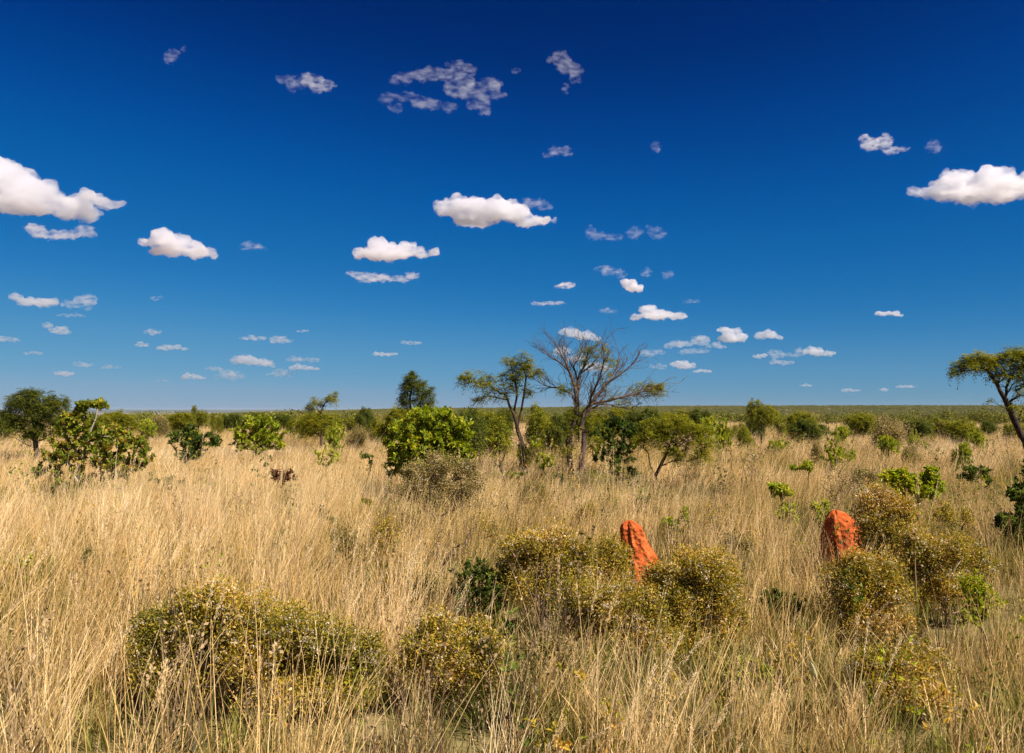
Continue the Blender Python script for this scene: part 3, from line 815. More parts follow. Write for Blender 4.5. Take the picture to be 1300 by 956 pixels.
def build_clouds():
    global CM
    CM = cloud_mat()
    B = bank
    c = cloud
    c([(-35, 240, 42, 36), (0, 228, 38, 30), (28, 240, 34, 28), (55, 252, 30, 22), (30, 262, 36, 14), (82, 260, 26, 15), (-5, 212, 20, 15), (105, 268, 20, 10), (118, 252, 15, 8), (135, 262, 14, 8), (112, 246, 7, 5), (150, 258, 8, 4)],
      'largest white cumulus cloud, cut by the left edge of the sky', 4.5, seed=1)
    c([(40, 290, 8, 6), (52, 296, 14, 7), (72, 301, 14, 5), (92, 299, 12, 5), (108, 294, 11, 6), (118, 297, 5, 3)], 'flat pale cloud just beneath the big left cumulus', 2.2, seed=2)
    c([(188, 308, 13, 7), (204, 302, 17, 13), (222, 309, 20, 13), (243, 317, 18, 10), (262, 321, 13, 6), (208, 315, 26, 6), (272, 324, 5, 3)],
      'bright wedge shaped cumulus sloping down to the right, right of the big left cloud', 4.5, seed=3)
    c([(316, 311, 7, 5), (326, 315, 8, 4), (334, 316, 4, 2)], 'small faint cloud tuft between the left wedge cloud and the middle cumulus', 1.3, seed=4)
    c([(562, 268, 13, 11), (580, 264, 20, 15), (582, 252, 8, 6), (605, 268, 24, 15), (632, 270, 24, 14), (632, 255, 9, 6), (655, 272, 20, 12), (675, 279, 18, 7), (693, 281, 10, 4), (645, 262, 12, 8), (600, 280, 30, 5), (704, 279, 4, 5)],
      'bright elongated white cumulus in the middle of the sky, largest of the centre', 4.5, seed=5)
    c([(672, 257, 9, 4), (682, 259, 11, 4), (692, 263, 6, 3)], 'thin grey cloud sliver hanging above the tail of the central cumulus', 1.4, seed=6)
    c([(460, 322, 11, 9), (480, 316, 17, 14), (500, 320, 18, 11), (517, 315, 13, 10), (533, 322, 12, 7), (552, 321, 9, 5), (490, 325, 34, 5)],
      'rounded white cumulus left of and below the central cloud', 4.5, seed=7)
    c([(446, 347, 5, 3), (464, 353, 9, 5), (482, 353, 13, 4), (505, 353, 12, 3), (522, 350, 9, 3)], 'thin flat cloud streak under the rounded white cumulus', 1.9, seed=8)
    c([(1162, 243, 8, 5), (1182, 243, 16, 9), (1203, 234, 20, 17), (1228, 230, 22, 18), (1255, 234, 26, 18), (1285, 238, 26, 17), (1312, 236, 24, 20), (1240, 250, 60, 7), (1301, 222, 7, 6), (1335, 238, 26, 18)],
      'big bright flat based cumulus touching the right edge of the sky', 4.5, seed=9)
    # wispy high group
    c([(502, 105, 8, 5), (514, 98, 9, 5), (530, 96, 10, 5), (546, 98, 10, 5), (560, 100, 9, 6), (572, 92, 8, 7), (582, 85, 9, 6), (594, 90, 9, 7), (576, 110, 11, 8), (590, 104, 10, 9), (600, 118, 12, 10), (606, 130, 9, 7), (612, 140, 6, 4), (620, 115, 11, 8), (633, 120, 8, 5), (630, 108, 6, 6), (618, 103, 8, 4), (572, 81, 5, 3)],
      'ragged torn wispy cloud high above the centre of the picture', 1.5, seed=10)
    c([(492, 128, 7, 6), (504, 122, 8, 5), (517, 122, 10, 4), (531, 128, 9, 5), (543, 136, 8, 5), (504, 136, 6, 5), (556, 132, 9, 5), (570, 137, 7, 5)],
      'thin torn streak hanging off the lower left of the high ragged cloud', 1.1, seed=11)
    c([(702, 76, 6, 4), (710, 80, 8, 6), (719, 87, 9, 7), (727, 94, 8, 7), (732, 99, 5, 5)], 'slanting smear of cloud at the top, right of the ragged cloud', 1.5, seed=12)
    c([(720, 113, 4, 5)], 'tiny faint puff right under the slanting top smear', 1.0, seed=13)
    c([(655, 92, 4, 3)], 'tiny faint speck between the ragged cloud and the slanting smear', .9, seed=14)
    c([(358, 101, 5, 4), (366, 104, 8, 6), (375, 109, 7, 5)], 'small ragged tuft, left one of the high pair in the upper left', 1.5, seed=15)
    c([(392, 104, 8, 7), (402, 110, 9, 8), (414, 108, 9, 5), (405, 100, 5, 4), (426, 111, 4, 2)], 'ragged puffy tuft, right one of the high pair in the upper left', 1.7, seed=16)
    c([(214, 74, 7, 6), (219, 67, 5, 3), (234, 62, 3, 3)], 'faint highest tuft of cloud in the top left corner', 1.1, seed=17)
    c([(1096, 177, 6, 4), (1106, 184, 11, 8), (1120, 182, 9, 8), (1128, 174, 5, 6), (1136, 189, 10, 4), (1147, 190, 5, 2)], 'ragged cloud above and left of the big right edge cumulus', 2.0, seed=18)
    c([(1188, 185, 7, 7)], 'faint smudge of cloud right of the ragged upper right cloud', .9, seed=19)
    c([(833, 184, 5, 7)], 'tiny lone puff halfway up the sky, right of centre', 1.2, seed=20)
    c([(697, 195, 5, 3), (706, 192, 8, 5), (716, 193, 6, 4)], 'small cloud alone above the central cumulus', 1.6, seed=21)
    c([(750, 297, 5, 6), (758, 300, 8, 5), (778, 302, 10, 3)], 'faint streak right of the central cumulus', 1.2, seed=22)
    c([(808, 296, 7, 7)], 'small faint puff, left one of two right of the faint streak', 1.3, seed=23)
    c([(826, 292, 6, 4), (833, 297, 6, 5)], 'small curved puff, right one of two right of the faint streak', 1.3, seed=24)
    c([(770, 341, 8, 3), (781, 342, 9, 3), (791, 348, 6, 3)], 'thin curved wisp over the small bright diamond shaped cloud', 1.3, seed=25)
    c([(793, 358, 6, 5), (801, 363, 11, 8), (810, 366, 7, 6)], 'small bright diamond shaped cloud above the long flat cloud', 4, seed=26)
    c([(820, 347, 6, 5)], 'faint puff right of the thin curved wisp', 1.2, seed=27)
    c([(848, 350, 7, 3)], 'faintest sliver right of the diamond shaped cloud', .9, seed=28)
    c(B(708, 728, 366, [4, 8, 5], 3, 1), 'small flat cloud under the tail of the central cumulus', 2.4, seed=29)
    c(B(678, 712, 387, [3, 5, 3], 4, 2), 'thin cloud sliver between the small flat cloud and the bare tree top', 2.2, seed=30)
    c([(808, 404, 8, 4), (822, 393, 12, 6), (838, 399, 18, 6), (858, 402, 13, 4), (822, 402, 16, 4)], 'long flat white cloud right above the tips of the bare tree', 4, seed=31)
    c(B(764, 780, 397, [3, 5, 3], 3, 3), 'tiny cloud left of the long flat white cloud', 1.6, seed=32)
    c(B(870, 886, 384, [2, 4, 2], 3, 4), 'tiny sliver right above the long flat white cloud', 1.2, seed=33)
    c(B(1111, 1148, 401, [4, 7, 6, 3], 5, 5), 'lone narrow white cloud low over the right ridge', 3.2, seed=34)
    c([(925, 429, 13, 8), (940, 429, 10, 6), (918, 420, 9, 4), (937, 420, 8, 4)], 'bright cloud in the right middle cluster with two bumps on top', 4, seed=35)
    c([(966, 427, 8, 6), (977, 425, 10, 6), (988, 428, 6, 3)], 'white cloud right of the two bumped cloud', 3.6, seed=36)
    c(B(845, 880, 441, [3, 9, 9, 7], 6, 6) + [(890, 433, 9, 6)], 'broken pale cloud left of the two bumped cloud', 2.2, seed=37)
    c(B(862, 900, 449, [4, 8, 6], 5, 7), 'low pale strip just under the broken pale cloud', 2.2, seed=38)
    c(B(900, 918, 442, [3, 6, 3], 3, 8), 'small puff right of the broken pale cloud', 2.4, seed=39)
    c(B(816, 842, 451, [5, 8, 5], 4, 9), 'flat grey cloud touching the right twigs of the bare tree', 2.4, seed=40)
    c([(858, 462, 7, 5), (869, 464, 11, 6), (878, 465, 6, 4)], 'small bright oval cloud low to the right of the bare tree', 4, seed=41)
    c(B(828, 846, 468, [3, 6, 4], 3, 10), 'little pale cloud left of the small bright oval cloud', 2.2, seed=42)
    c(B(880, 903, 473, [3, 6, 3], 4, 11), 'thin cloud right under the small bright oval cloud', 2.6, seed=43)
    c(B(956, 973, 455, [5, 7, 5], 3, 12), 'small white cloud, leftmost in the low chain on the right', 3.2, seed=44)
    c(B(978, 1022, 453, [6, 9, 5, 7, 9], 7, 13), 'grey middle link of the low chain of clouds on the right', 2.0, seed=45)
    c(B(1020, 1060, 451, [5, 11, 9, 4], 6, 14), 'bright right end of the low chain of clouds on the right', 3.8, seed=46)
    c(B(978, 1005, 463, [5, 7, 4], 4, 15), 'small cloud hanging under the low chain on the right', 2.4, seed=47)
    c([(724, 422, 14, 6), (742, 427, 16, 6), (755, 430, 9, 4)], 'white cloud seen through the top twigs of the bare tree', 3.4, seed=48)
    c([(715, 446, 14, 6), (732, 455, 12, 5), (752, 466, 16, 6), (768, 468, 10, 5)], 'white cloud behind the middle branches of the bare tree', 3.2, seed=49)
    # low right horizon
    for i, (x0, x1, y) in enumerate([(1017, 1030, 491), (1070, 1090, 497), (1118, 1128, 496), (1143, 1162, 492)]):
        c(B(x0, x1, y, [2, 4, 2], 3, 20 + i), ['faint tiny low cloud, first from the left above the wooded ridge', 'faint tiny low cloud, second from the left above the wooded ridge', 'faint tiny low cloud, third from the left above the wooded ridge', 'faint tiny low cloud, rightmost above the wooded ridge'][i], 2.4, 'tiny low clouds above the right ridge', seed=50 + i)
    # left and centre-left lower sky
    L_ = [
        ([(22, 378, 10, 5), (38, 383, 18, 6), (56, 384, 16, 5), (70, 383, 7, 4)], 'long pale cloud low at the far left', 2.6),
        ([(90, 386, 9, 5), (102, 382, 8, 6), (113, 386, 8, 6), (116, 379, 6, 3), (110, 391, 7, 3)], 'broken cloud right of the long pale left cloud', 2.2),
        (B(82, 108, 402, [2, 4, 2], 4, 31), 'thin streak under the broken left cloud', 1.6),
        ([(61, 415, 6, 4), (70, 418, 10, 5), (79, 422, 7, 3)], 'slanting cloud low left under the long pale cloud', 2.4),
        (B(-12, 22, 434, [6, 7, 4], 5, 32), 'grey cloud cut by the left edge above the horizon', 2.2),
        (B(34, 52, 451, [3, 6, 3], 3, 33), 'small round cloud low at the left under the slanting one', 2.4),
        (B(170, 188, 440, [3, 6, 3], 3, 34), 'small cloud, left one of a low pair in the left sky', 2.4),
        (B(198, 236, 444, [4, 8, 6, 3], 5, 35), 'longer cloud, right one of a low pair in the left sky', 2.8),
        (B(183, 202, 424, [3, 7, 3], 3, 36), 'small cloud right above the low pair in the left sky', 2.2),
        (B(192, 206, 380, [2, 4, 2], 3, 37), 'tiny speck of cloud high over the low left pair', 1.2),
        (B(90, 120, 465, [3, 7, 6, 3], 5, 38), 'low grey cloud over the left treeline', 2.2),
        (B(128, 150, 468, [3, 5, 3], 4, 39), 'thin low sliver right of the low grey cloud over the left treeline', 1.8),
        (B(70, 92, 477, [4, 8, 4], 4, 40), 'lowest white cloud over the leafy left shrub', 3.0),
        (B(229, 261, 482, [3, 8, 6, 3], 5, 41), 'white cloud lowest in the middle left sky', 3.4),
        (B(261, 280, 470, [3, 5, 3], 4, 42), 'small thin cloud above and right of the lowest middle left cloud', 2.0),
        ([(300, 458, 9, 5), (314, 457, 14, 6), (330, 460, 15, 5), (342, 463, 7, 3)], 'bright long cloud low over the round green bush', 3.6),
        (B(273, 308, 481, [4, 8, 9, 4], 5, 43), 'pale cloud just under the bright long low cloud', 2.4),
        (B(344, 372, 477, [6, 8, 5], 4, 44), 'pale cloud right of and below the bright long low cloud', 2.0),
        (B(364, 402, 459, [4, 6, 4], 5, 45), 'thin upper cloud of the stacked pair over the thin feathery tree', 2.2),
        (B(368, 404, 470, [7, 8, 5, 3], 5, 46), 'bright lower cloud of the stacked pair over the thin feathery tree', 3.2),
        (B(308, 336, 432, [4, 7, 4], 4, 47), 'small flat cloud above the bright long low cloud', 2.4),
        (B(342, 370, 435, [3, 9, 7, 3], 4, 48), 'small flat cloud right of the one above the bright long cloud', 2.4),
        (B(378, 390, 422, [2, 4, 2], 3, 49), 'tiny cloud upper right of the small flat low clouds', 1.8),
        (B(474, 504, 452, [4, 6, 4], 4, 50), 'narrow white cloud over the tall narrow tree', 2.8),
        (B(510, 532, 437, [3, 5, 3], 3, 51), 'thin pale cloud above right of the narrow white cloud', 2.0),
        (B(200, 212, 484, [2, 3, 2], 3, 52), 'tiniest low speck left of the lowest middle left cloud', 1.6),
    ]
    for i, (pf, lb, th) in enumerate(L_):
        c(pf, lb, th, seed=80 + i)
# ------------------------------------------------------------------ termite mounds
def mound_mat():
    m = bpy.data.materials.new('red_termite_clay'); t, N, L = nt(m)
    out = N.new('ShaderNodeOutputMaterial'); p = N.new('ShaderNodeBsdfPrincipled')
    p.inputs['Roughness'].default_value = .92; p.inputs['Specular IOR Level'].default_value = .1
    tc = N.new('ShaderNodeTexCoord')
    n = N.new('ShaderNodeTexNoise'); n.inputs['Scale'].default_value = 6; n.inputs['Detail'].default_value = 12; n.inputs['Roughness'].default_value = .65
    n2 = N.new('ShaderNodeTexVoronoi'); n2.inputs['Scale'].default_value = 13
    L.new(tc.outputs['Object'], n.inputs['Vector']); L.new(tc.outputs['Object'], n2.inputs['Vector'])
    r = ramp(N, [(.25, (.16, .035, .010)), (.5, (.45, .09, .02)), (.75, (.64, .20, .06))]); L.new(n.outputs[0], r.inputs[0])
    L.new(r.outputs[0], p.inputs['Base Color'])
    b = N.new('ShaderNodeBump'); b.inputs['Strength'].default_value = 1; b.inputs['Distance'].default_value = .03
    ad = N.new('ShaderNodeMath'); ad.operation = 'ADD'; L.new(n.outputs[0], ad.inputs[0]); L.new(n2.outputs['Distance'], ad.inputs[1])
    L.new(ad.outputs[0], b.inputs['Height']); L.new(b.outputs[0], p.inputs['Normal']); L.new(p.outputs[0], out.inputs[0])
    return m

def mound(rows, Y, label, seed, mat):
    """rows: (py, xl, xr) outline in the photo"""
    rng = np.random.default_rng(seed)
    bx = (rows[-1][1] + rows[-1][2]) / 2; X = (bx - 650) / F * Y; loc = np.array([X, Y, gz(X, Y) - .05])
    ys = np.array([r[0] for r in rows], float); xl = np.array([r[1] for r in rows], float); xr = np.array([r[2] for r in rows], float)
    nr, K = 60, 64
    yy = np.interp(np.linspace(0, 1, nr) ** .8, np.linspace(0, 1, len(ys)), ys)
    L_ = np.interp(yy, ys, xl); R_ = np.interp(yy, ys, xr)
    th = np.arange(K) * 2 * PI / K
    V = []
    ph = rng.uniform(0, 6.28, 8)
    for i in range(nr):
        c = P((L_[i] + R_[i]) / 2, yy[i], Y) - loc; hw = (R_[i] - L_[i]) / 2 * Y / F
        if i == nr - 1: c[2] = -.05
        k = 1 + .07 * np.sin(3 * th + ph[0] + c[2] * 3) + .055 * np.sin(7 * th + ph[1] - c[2] * 7) + .035 * np.sin(11 * th + ph[2] + c[2] * 4) + .03 * np.sin(17 * th + ph[7]) + rng.normal(0, .012, K)
        k += .02 * np.sin(c[2] * 14 + ph[3] + 2 * np.sin(th + ph[4]))
        dep = hw * .85 if hw > .05 else hw
        V.append(np.stack([c[0] + hw * k * np.cos(th), dep * k * np.sin(th) + .04 * np.sin(c[2] * 6 + ph[5]), np.full(K, c[2]) + .015 * np.sin(5 * th + ph[6])], 1))
    V = np.concatenate(V)
    i = np.arange(nr - 1)[:, None] * K; k = np.arange(K)[None]; k2 = (k + 1) % K
    f = np.stack([i + k, i + K + k, i + K + k2, i + k2], -1).reshape(-1, 4)
    top = V[:K].mean(0) + [0, 0, .01]; V = np.concatenate([V, [top]]); c = len(V) - 1
    f = np.concatenate([f, np.array([[c, j, (j + 1) % K, (j + 2) % K] for j in range(0, K, 2)])])
    o = mk('termite_mound', V, f, mat, smooth=True); o.location = loc
    tag(o, label, 'termite mound', 'red termite mounds in the grass')
    CLEAR.append((X, Y - .9, .5, .9, .7, .75))
    return o

def build_mounds():
    m = mound_mat()
    mound([(661, 796, 801), (664, 790, 807), (670, 788, 815), (681, 788, 819), (692, 790, 823), (702, 793, 829), (712, 795, 834), (722, 797, 839), (735, 798, 845), (752, 794, 852)], 12.6,
          'tall narrow orange red termite mound with a leaning rounded top, left one of the two', 3, m)
    mound([(648, 1058, 1062), (651, 1053, 1070), (657, 1050, 1078), (665, 1048, 1087), (672, 1047, 1091), (682, 1046, 1093), (692, 1045, 1099), (705, 1044, 1104), (720, 1043, 1103), (742, 1040, 1108)], 13.4,
          'broader orange red termite mound with a stepped right side, right one of the two', 5, m)

# ------------------------------------------------------------------ plants
def build_plants():
    p = px_plant
    # ---- big trees of the middle
    p('acacia_tree', 'slender feathery green tree with open layered crown, left of the bare tree', 'tree', 664, 29,
      [(603, 478, 20, 9, 20), (592, 482, 12, 7, 11), (622, 490, 20, 9, 20), (640, 483, 18, 10, 20), (650, 462, 13, 9, 19), (662, 460, 14, 10, 20), (672, 472, 14, 10, 20), (655, 478, 18, 9, 19),
       (610, 506, 12, 5, 9), (634, 502, 14, 6, 11), (668, 492, 10, 9, 11), (646, 494, 12, 7, 9), (684, 473, 5, 3, 4), (672, 576, 9, 8, 9), (632, 544, 6, 4, 2, .5)],
      [[(664, 618), (666, 585), (662, 560), (657, 545), (652, 525), (640, 500), (630, 488)], [(657, 545), (662, 520), (666, 495), (668, 478), (664, 466)], [(652, 525), (656, 505), (654, 485), (650, 470)],
       [(652, 525, 0), (635, 515, .4), (618, 496, .8), (604, 484, .9)], [(660, 560), (648, 555, -.3), (638, 546, -.6)], [(657, 545), (672, 540, .5), (682, 532, .7)]],
      leaf='feather', lmat='feather', bmat='barkdark', base_r=.08, tip_r=.007, n_per=5, seed=21, arch=.05, step=.25)
    p('bare_tree', 'tall almost leafless tree with forked trunk and fan of grey twigs, highest of all', 'tree', 728, 28.5,
      [(752, 452, 22, 16, 49, .25), (772, 470, 22, 14, 43, .25), 
       (812, 496, 18, 8, 32, .6), (830, 492, 9, 8, 22, .95), (836, 492, 5, 5, 9, 1), (720, 496, 22, 8, 6, .5), (775, 505, 24, 7, 12, .5), 
       (798, 512, 16, 6, 17, .6), (716, 494, 9, 5, 9, .9), (762, 492, 16, 10, 24, .2), (752, 560, 12, 10, 12, .9), (722, 575, 10, 8, 10, .9), (748, 536, 20, 12, 19, .9), (716, 540, 22, 12, 22, .9), (735, 520, 14, 8, 14, .9), (772, 455, 8, 5, 6, .9), (752, 446, 12, 8, 14, .7), ],
      [[(727, 622), (724, 590), (721, 562), (726, 545), (732, 530), (733, 512), (731, 495), (736, 475), (743, 460), (746, 450)],
       [(727, 622), (736, 600, -.2), (740, 575, -.35), (741, 555, -.3), (738, 540, -.2), (742, 525, -.2), (752, 512, -.2), (760, 500, -.2), (772, 486, -.2), (788, 475, -.3), (806, 460, -.3)],
       [(732, 530), (730, 512), (726, 500), (708, 492, .4), (692, 489, .7)], [(731, 495), (722, 470), (716, 450), (722, 436)], [(733, 512), (735, 490, .3), (728, 465, .5), (738, 448, .6), (734, 430, .6)],
       [(752, 512, -.2), (775, 508, -.4), (796, 502, -.6), (820, 496, -.7), (832, 490, -.8)], [(742, 525), (760, 514, .3), (790, 514, .4)], [(736, 475), (752, 462, .4), (764, 445, .5), (770, 430, .5)],
       [(722, 470), (708, 458, -.3), (698, 453, -.4), (694, 448, -.4)], [(728, 480), (718, 460, -.5), (708, 440, -.8)], [(742, 525), (752, 500, -.6), (762, 478, -1.0), (768, 452, -1.2)], [(775, 485), (782, 468, .3), (786, 450, .4)]],
      leaf='feather', lmat='feather', bmat='barkgrey', base_r=.135, tip_r=.005, n_per=4, seed=22, step=.2, bias=.2, arch=.03, jit=.025, twigs=(250, 2.3, .78), zmin=1.0, parts=('trunk', 'sparse_leaves'))
    p('small_leaning_tree', 'small feathery tree leaning right with wide low crown, right of the bare tree', 'tree', 830, 25.5,
      [(830, 545, 20, 14, 34), (858, 538, 26, 14, 42), (884, 552, 22, 16, 40), (868, 562, 26, 12, 26), (846, 560, 18, 12, 22), (872, 578, 20, 9, 18), (812, 560, 10, 9, 14), (892, 575, 10, 7, 12)],
      [[(830, 630), (832, 605), (838, 592), (845, 578), (850, 565), (856, 550)], [(832, 605), (826, 592, -.2), (823, 575, -.3)], [(838, 592), (852, 586, .3), (866, 578, .5)], [(845, 578), (862, 566, -.4), (880, 558, -.5)]],
      leaf='feather', lmat='feather', bmat='barkdark', base_r=.055, tip_r=.006, n_per=5, seed=23, step=.2)
    p('tree', 'feathery tree with bent dark trunk, cut by the right edge', 'tree', 1312, 23,
      [(1225, 462, 14, 9, 22), (1240, 455, 14, 8, 21), (1255, 462, 16, 10, 24), (1270, 458, 18, 9, 27), (1290, 452, 18, 10, 28), (1310, 455, 20, 14, 31), (1216, 470, 5, 7, 6), (1275, 475, 22, 9, 24), (1300, 475, 18, 12, 24), (1285, 512, 10, 8, 6, .8), (1295, 495, 16, 10, 12, .8),
       (1340, 470, 26, 20, 37), (1262, 508, 8, 3, 3, .3)],
      [[(1312, 600), (1304, 570), (1296, 552), (1290, 538), (1282, 520), (1275, 505), (1266, 488), (1256, 474), (1240, 462)], [(1275, 505), (1284, 490, .3), (1296, 475, .4), (1310, 462, .5)],
       [(1282, 520), (1268, 514, -.3), (1258, 504, -.4)], [(1266, 488), (1272, 474, .3), (1280, 462, .3)], [(1290, 538), (1306, 510, .3), (1335, 480, .4)]],
      leaf='feather', lmat='feather', bmat='barkdark', base_r=.088, tip_r=.007, n_per=5, seed=24, step=.2)
    p('acacia_tree', 'tall narrow wind swept feathery tree rising above the horizon, left of the bright leafy bush', 'tree', 522, 42,
      [(520, 482, 9, 8, 22), (530, 490, 12, 8, 30), (538, 502, 13, 9, 34), (516, 496, 8, 12, 28), (512, 508, 5, 10, 14), (530, 512, 14, 6, 20), (522, 475, 6, 4, 8), (545, 510, 6, 6, 10)],
      [[(522, 585), (521, 550), (523, 530), (520, 512), (522, 495), (526, 482)], [(523, 530), (530, 515, .3), (538, 503, .4)], [(523, 530), (515, 515, -.3), (514, 500, -.3)]],
      leaf='feather', lmat='featherdark', bmat='barkdark', base_r=.09, tip_r=.009, n_per=6, size=1.3, seed=25, zmin=1)
    p('acacia_tree', 'dark dense feathery tree at the far left edge', 'tree', 45, 37,
      [(40, 510, 22, 14, 90), (22, 525, 16, 18, 80), (55, 520, 22, 16, 90), (72, 515, 12, 10, 34), (38, 498, 10, 6, 20), (35, 545, 20, 14, 60), (60, 542, 16, 14, 50), (16, 508, 7, 6, 12), (84, 510, 5, 4, 6)],
      [[(45, 600), (46, 570), (43, 545), (40, 525), (36, 508)], [(43, 545), (55, 530), (66, 518)], [(46, 560), (30, 545), (20, 530)]],
      leaf='feather', lmat='featherdark', bmat='barkdark', base_r=.11, tip_r=.008, n_per=5, size=1.25, seed=26)
    p('acacia_tree', 'thin two tiered feathery tree with wispy top leaning right, standing in the left middle distance', 'tree', 408, 48,
      [(416, 506, 9, 4, 14), (403, 512, 10, 5, 16), (392, 518, 6, 4, 8), (398, 535, 14, 8, 34), (412, 538, 10, 10, 26), (390, 545, 8, 8, 16), (426, 500, 3, 2, 3)],
      [[(408, 585), (408, 560), (409, 540), (407, 525), (412, 512), (420, 502)], [(407, 525), (400, 514)]],
      leaf='feather', lmat='feather', bmat='bark', base_r=.08, tip_r=.009, n_per=5, size=1.4, seed=27)
    # ---- broadleaf shrubs
    p('broadleaf_shrub', 'big shrub with large yellowing and reddish leaves on pale stems, at the left', 'shrub', 108, 23.5,
      [(122, 512, 13, 7, 26), (103, 516, 9, 7, 17), (96, 530, 16, 9, 30), (82, 545, 16, 12, 34), (110, 545, 18, 13, 41), (75, 570, 16, 14, 38), (98, 572, 20, 14, 49), (128, 560, 18, 14, 45), (150, 555, 18, 13, 49), (172, 565, 16, 14, 45),
       (140, 585, 24, 14, 57), (165, 588, 18, 12, 38), (188, 578, 8, 10, 15), (70, 595, 10, 10, 17), (100, 605, 20, 12, 26), (48, 598, 7, 7, 9), (118, 620, 14, 12, 12), (70, 620, 14, 12, 12), (90, 628, 18, 12, 14), (140, 610, 22, 12, 16), (60, 585, 10, 10, 10)],
      [[(106, 648), (104, 620), (102, 598), (108, 575), (114, 550), (122, 530), (124, 515)], [(104, 620), (92, 600), (82, 575)], [(102, 598), (96, 570), (95, 540)], [(106, 648), (120, 620, .3), (138, 590, .4), (155, 570, .4)], [(106, 648), (160, 618, .3), (168, 590, .3)]],
      leaf='broad', lmat='broadwarm', bmat='barkpale', base_r=.055, tip_r=.010, n_per=14, size=0.94, seed=31)
    p('broadleaf_bush', 'large bright yellow green leafy bush in the centre, left of the slender feathery tree', 'bush', 548, 22.5,
      [(548, 530, 32, 12, 87), (525, 545, 26, 16, 95), (572, 542, 26, 16, 95), (548, 560, 40, 18, 152), (515, 570, 22, 16, 68), (505, 590, 16, 13, 45), (580, 575, 20, 16, 64), (540, 585, 30, 14, 76), (590, 555, 10, 14, 26), (492, 560, 7, 7, 13), (538, 521, 14, 4, 15)],
      [[(548, 650), (546, 615), (545, 580), (548, 545)], [(546, 615), (520, 590), (510, 570)], [(546, 615), (572, 590), (582, 560)], [(545, 580), (530, 555), (524, 540)]],
      leaf='broad', lmat='broad', bmat='bark', base_r=.06, tip_r=.008, n_per=11, size=0.98, seed=32)
    p('broadleaf_bush', 'rounded glossy green bush in the left middle distance under the long cloud', 'bush', 328, 40,
      [(328, 535, 22, 9, 95), (315, 550, 18, 12, 95), (342, 550, 18, 12, 95), (328, 560, 30, 12, 114), (302, 562, 8, 8, 26), (352, 563, 8, 7, 26)],
      leaf='broad', lmat='broad', bmat='bark', base_r=.06, tip_r=.010, n_per=10, size=1.15, seed=33)
    p('broadleaf_shrub', 'low dark straggling shrub between the big yellowing shrub and the rounded glossy bush', 'shrub', 240, 31,
      [(222, 555, 10, 8, 30), (240, 558, 14, 10, 49), (262, 558, 14, 8, 41), (275, 560, 8, 6, 19), (245, 575, 16, 8, 38), (232, 580, 9, 8, 19), (240, 544, 9, 6, 19)],
      leaf='broad', lmat='darkbroad', bmat='barkdark', base_r=.05, tip_r=.010, n_per=9, size=1.02, seed=34)
    p('broadleaf_shrub', 'yellow green shrub with two bunches of leaves, left of the right termite mound', 'shrub', 992, 17.5,
      [(985, 619, 8, 5, 15), (996, 622, 9, 5, 15), (990, 625, 12, 5, 17), (999, 648, 9, 7, 20), (1008, 655, 7, 5, 11), (994, 652, 8, 5, 11)],
      [[(996, 690), (996, 665), (992, 640), (990, 622)]],
      leaf='broad', lmat='broad', bmat='bark', base_r=.018, tip_r=.006, n_per=10, size=0.85, seed=35)
    p('broadleaf_shrub', 'low green leafy sprig touching the left side of the right termite mound', 'shrub', 1042, 15,
      [(1036, 642, 8, 6, 8), (1044, 650, 9, 8, 10), (1050, 640, 4, 4, 3), (1040, 660, 8, 7, 6)], leaf='broad', lmat='broad', bmat='bark', base_r=.014, tip_r=.005, n_per=9, size=0.72, seed=36)
    p('broadleaf_shrub', 'spreading yellow green leafy shrub behind the right termite mound and to its right', 'shrub', 1160, 17,
      [(1130, 605, 12, 8, 26), (1150, 612, 16, 12, 41), (1142, 598, 8, 5, 11), (1175, 608, 14, 10, 34), (1182, 598, 8, 7, 17), (1192, 612, 9, 8, 19), (1165, 625, 24, 9, 38), (1135, 622, 12, 8, 19)],
      leaf='broad', lmat='broad', bmat='bark', base_r=.035, tip_r=.007, n_per=10, size=0.81, seed=37)
    p('broadleaf_shrub', 'dark leafy shrub cut by the right edge below the bent tree', 'shrub', 1290, 14.5,
      [(1290, 625, 12, 10, 26), (1302, 645, 12, 14, 30), (1284, 660, 16, 9, 34), (1272, 665, 8, 6, 15), (1295, 680, 14, 12, 26), (1310, 600, 10, 14, 22)],
      leaf='broad', lmat='darkbroad', bmat='barkdark', base_r=.03, tip_r=.007, n_per=9, size=0.85, seed=38)
    p('broadleaf_shrub', 'low bright green leafy shrub behind and right of the left termite mound', 'shrub', 855, 16,
      [(845, 663, 8, 4, 7), (858, 662, 11, 5, 11), (870, 658, 6, 6, 6), (862, 672, 10, 5, 7), (868, 645, 5, 4, 4)], leaf='broad', lmat='broad', bmat='bark', base_r=.016, tip_r=.005, n_per=9, size=0.68, seed=39)
    p('broadleaf_shrub', 'thick green shrub directly behind the right trunk of the bare tree', 'shrub', 772, 31,
      [(762, 545, 14, 12, 53), (782, 540, 14, 12, 53), (800, 548, 12, 14, 49), (770, 565, 16, 14, 57), (795, 568, 14, 10, 41), (760, 575, 9, 12, 22), (788, 582, 16, 6, 26)],
      leaf='broad', lmat='darkbroad', bmat='barkdark', base_r=.05, tip_r=.008, n_per=10, size=1.02, seed=40)
    p('broadleaf_shrub', 'small fresh green shrub between the slender feathery tree and the bare tree', 'shrub', 694, 27,
      [(690, 580, 10, 7, 12), (700, 583, 9, 7, 12), (684, 588, 8, 6, 8), (678, 565, 8, 6, 8)], leaf='broad', lmat='broad', bmat='bark', base_r=.025, tip_r=.007, n_per=10, size=0.85, seed=41)
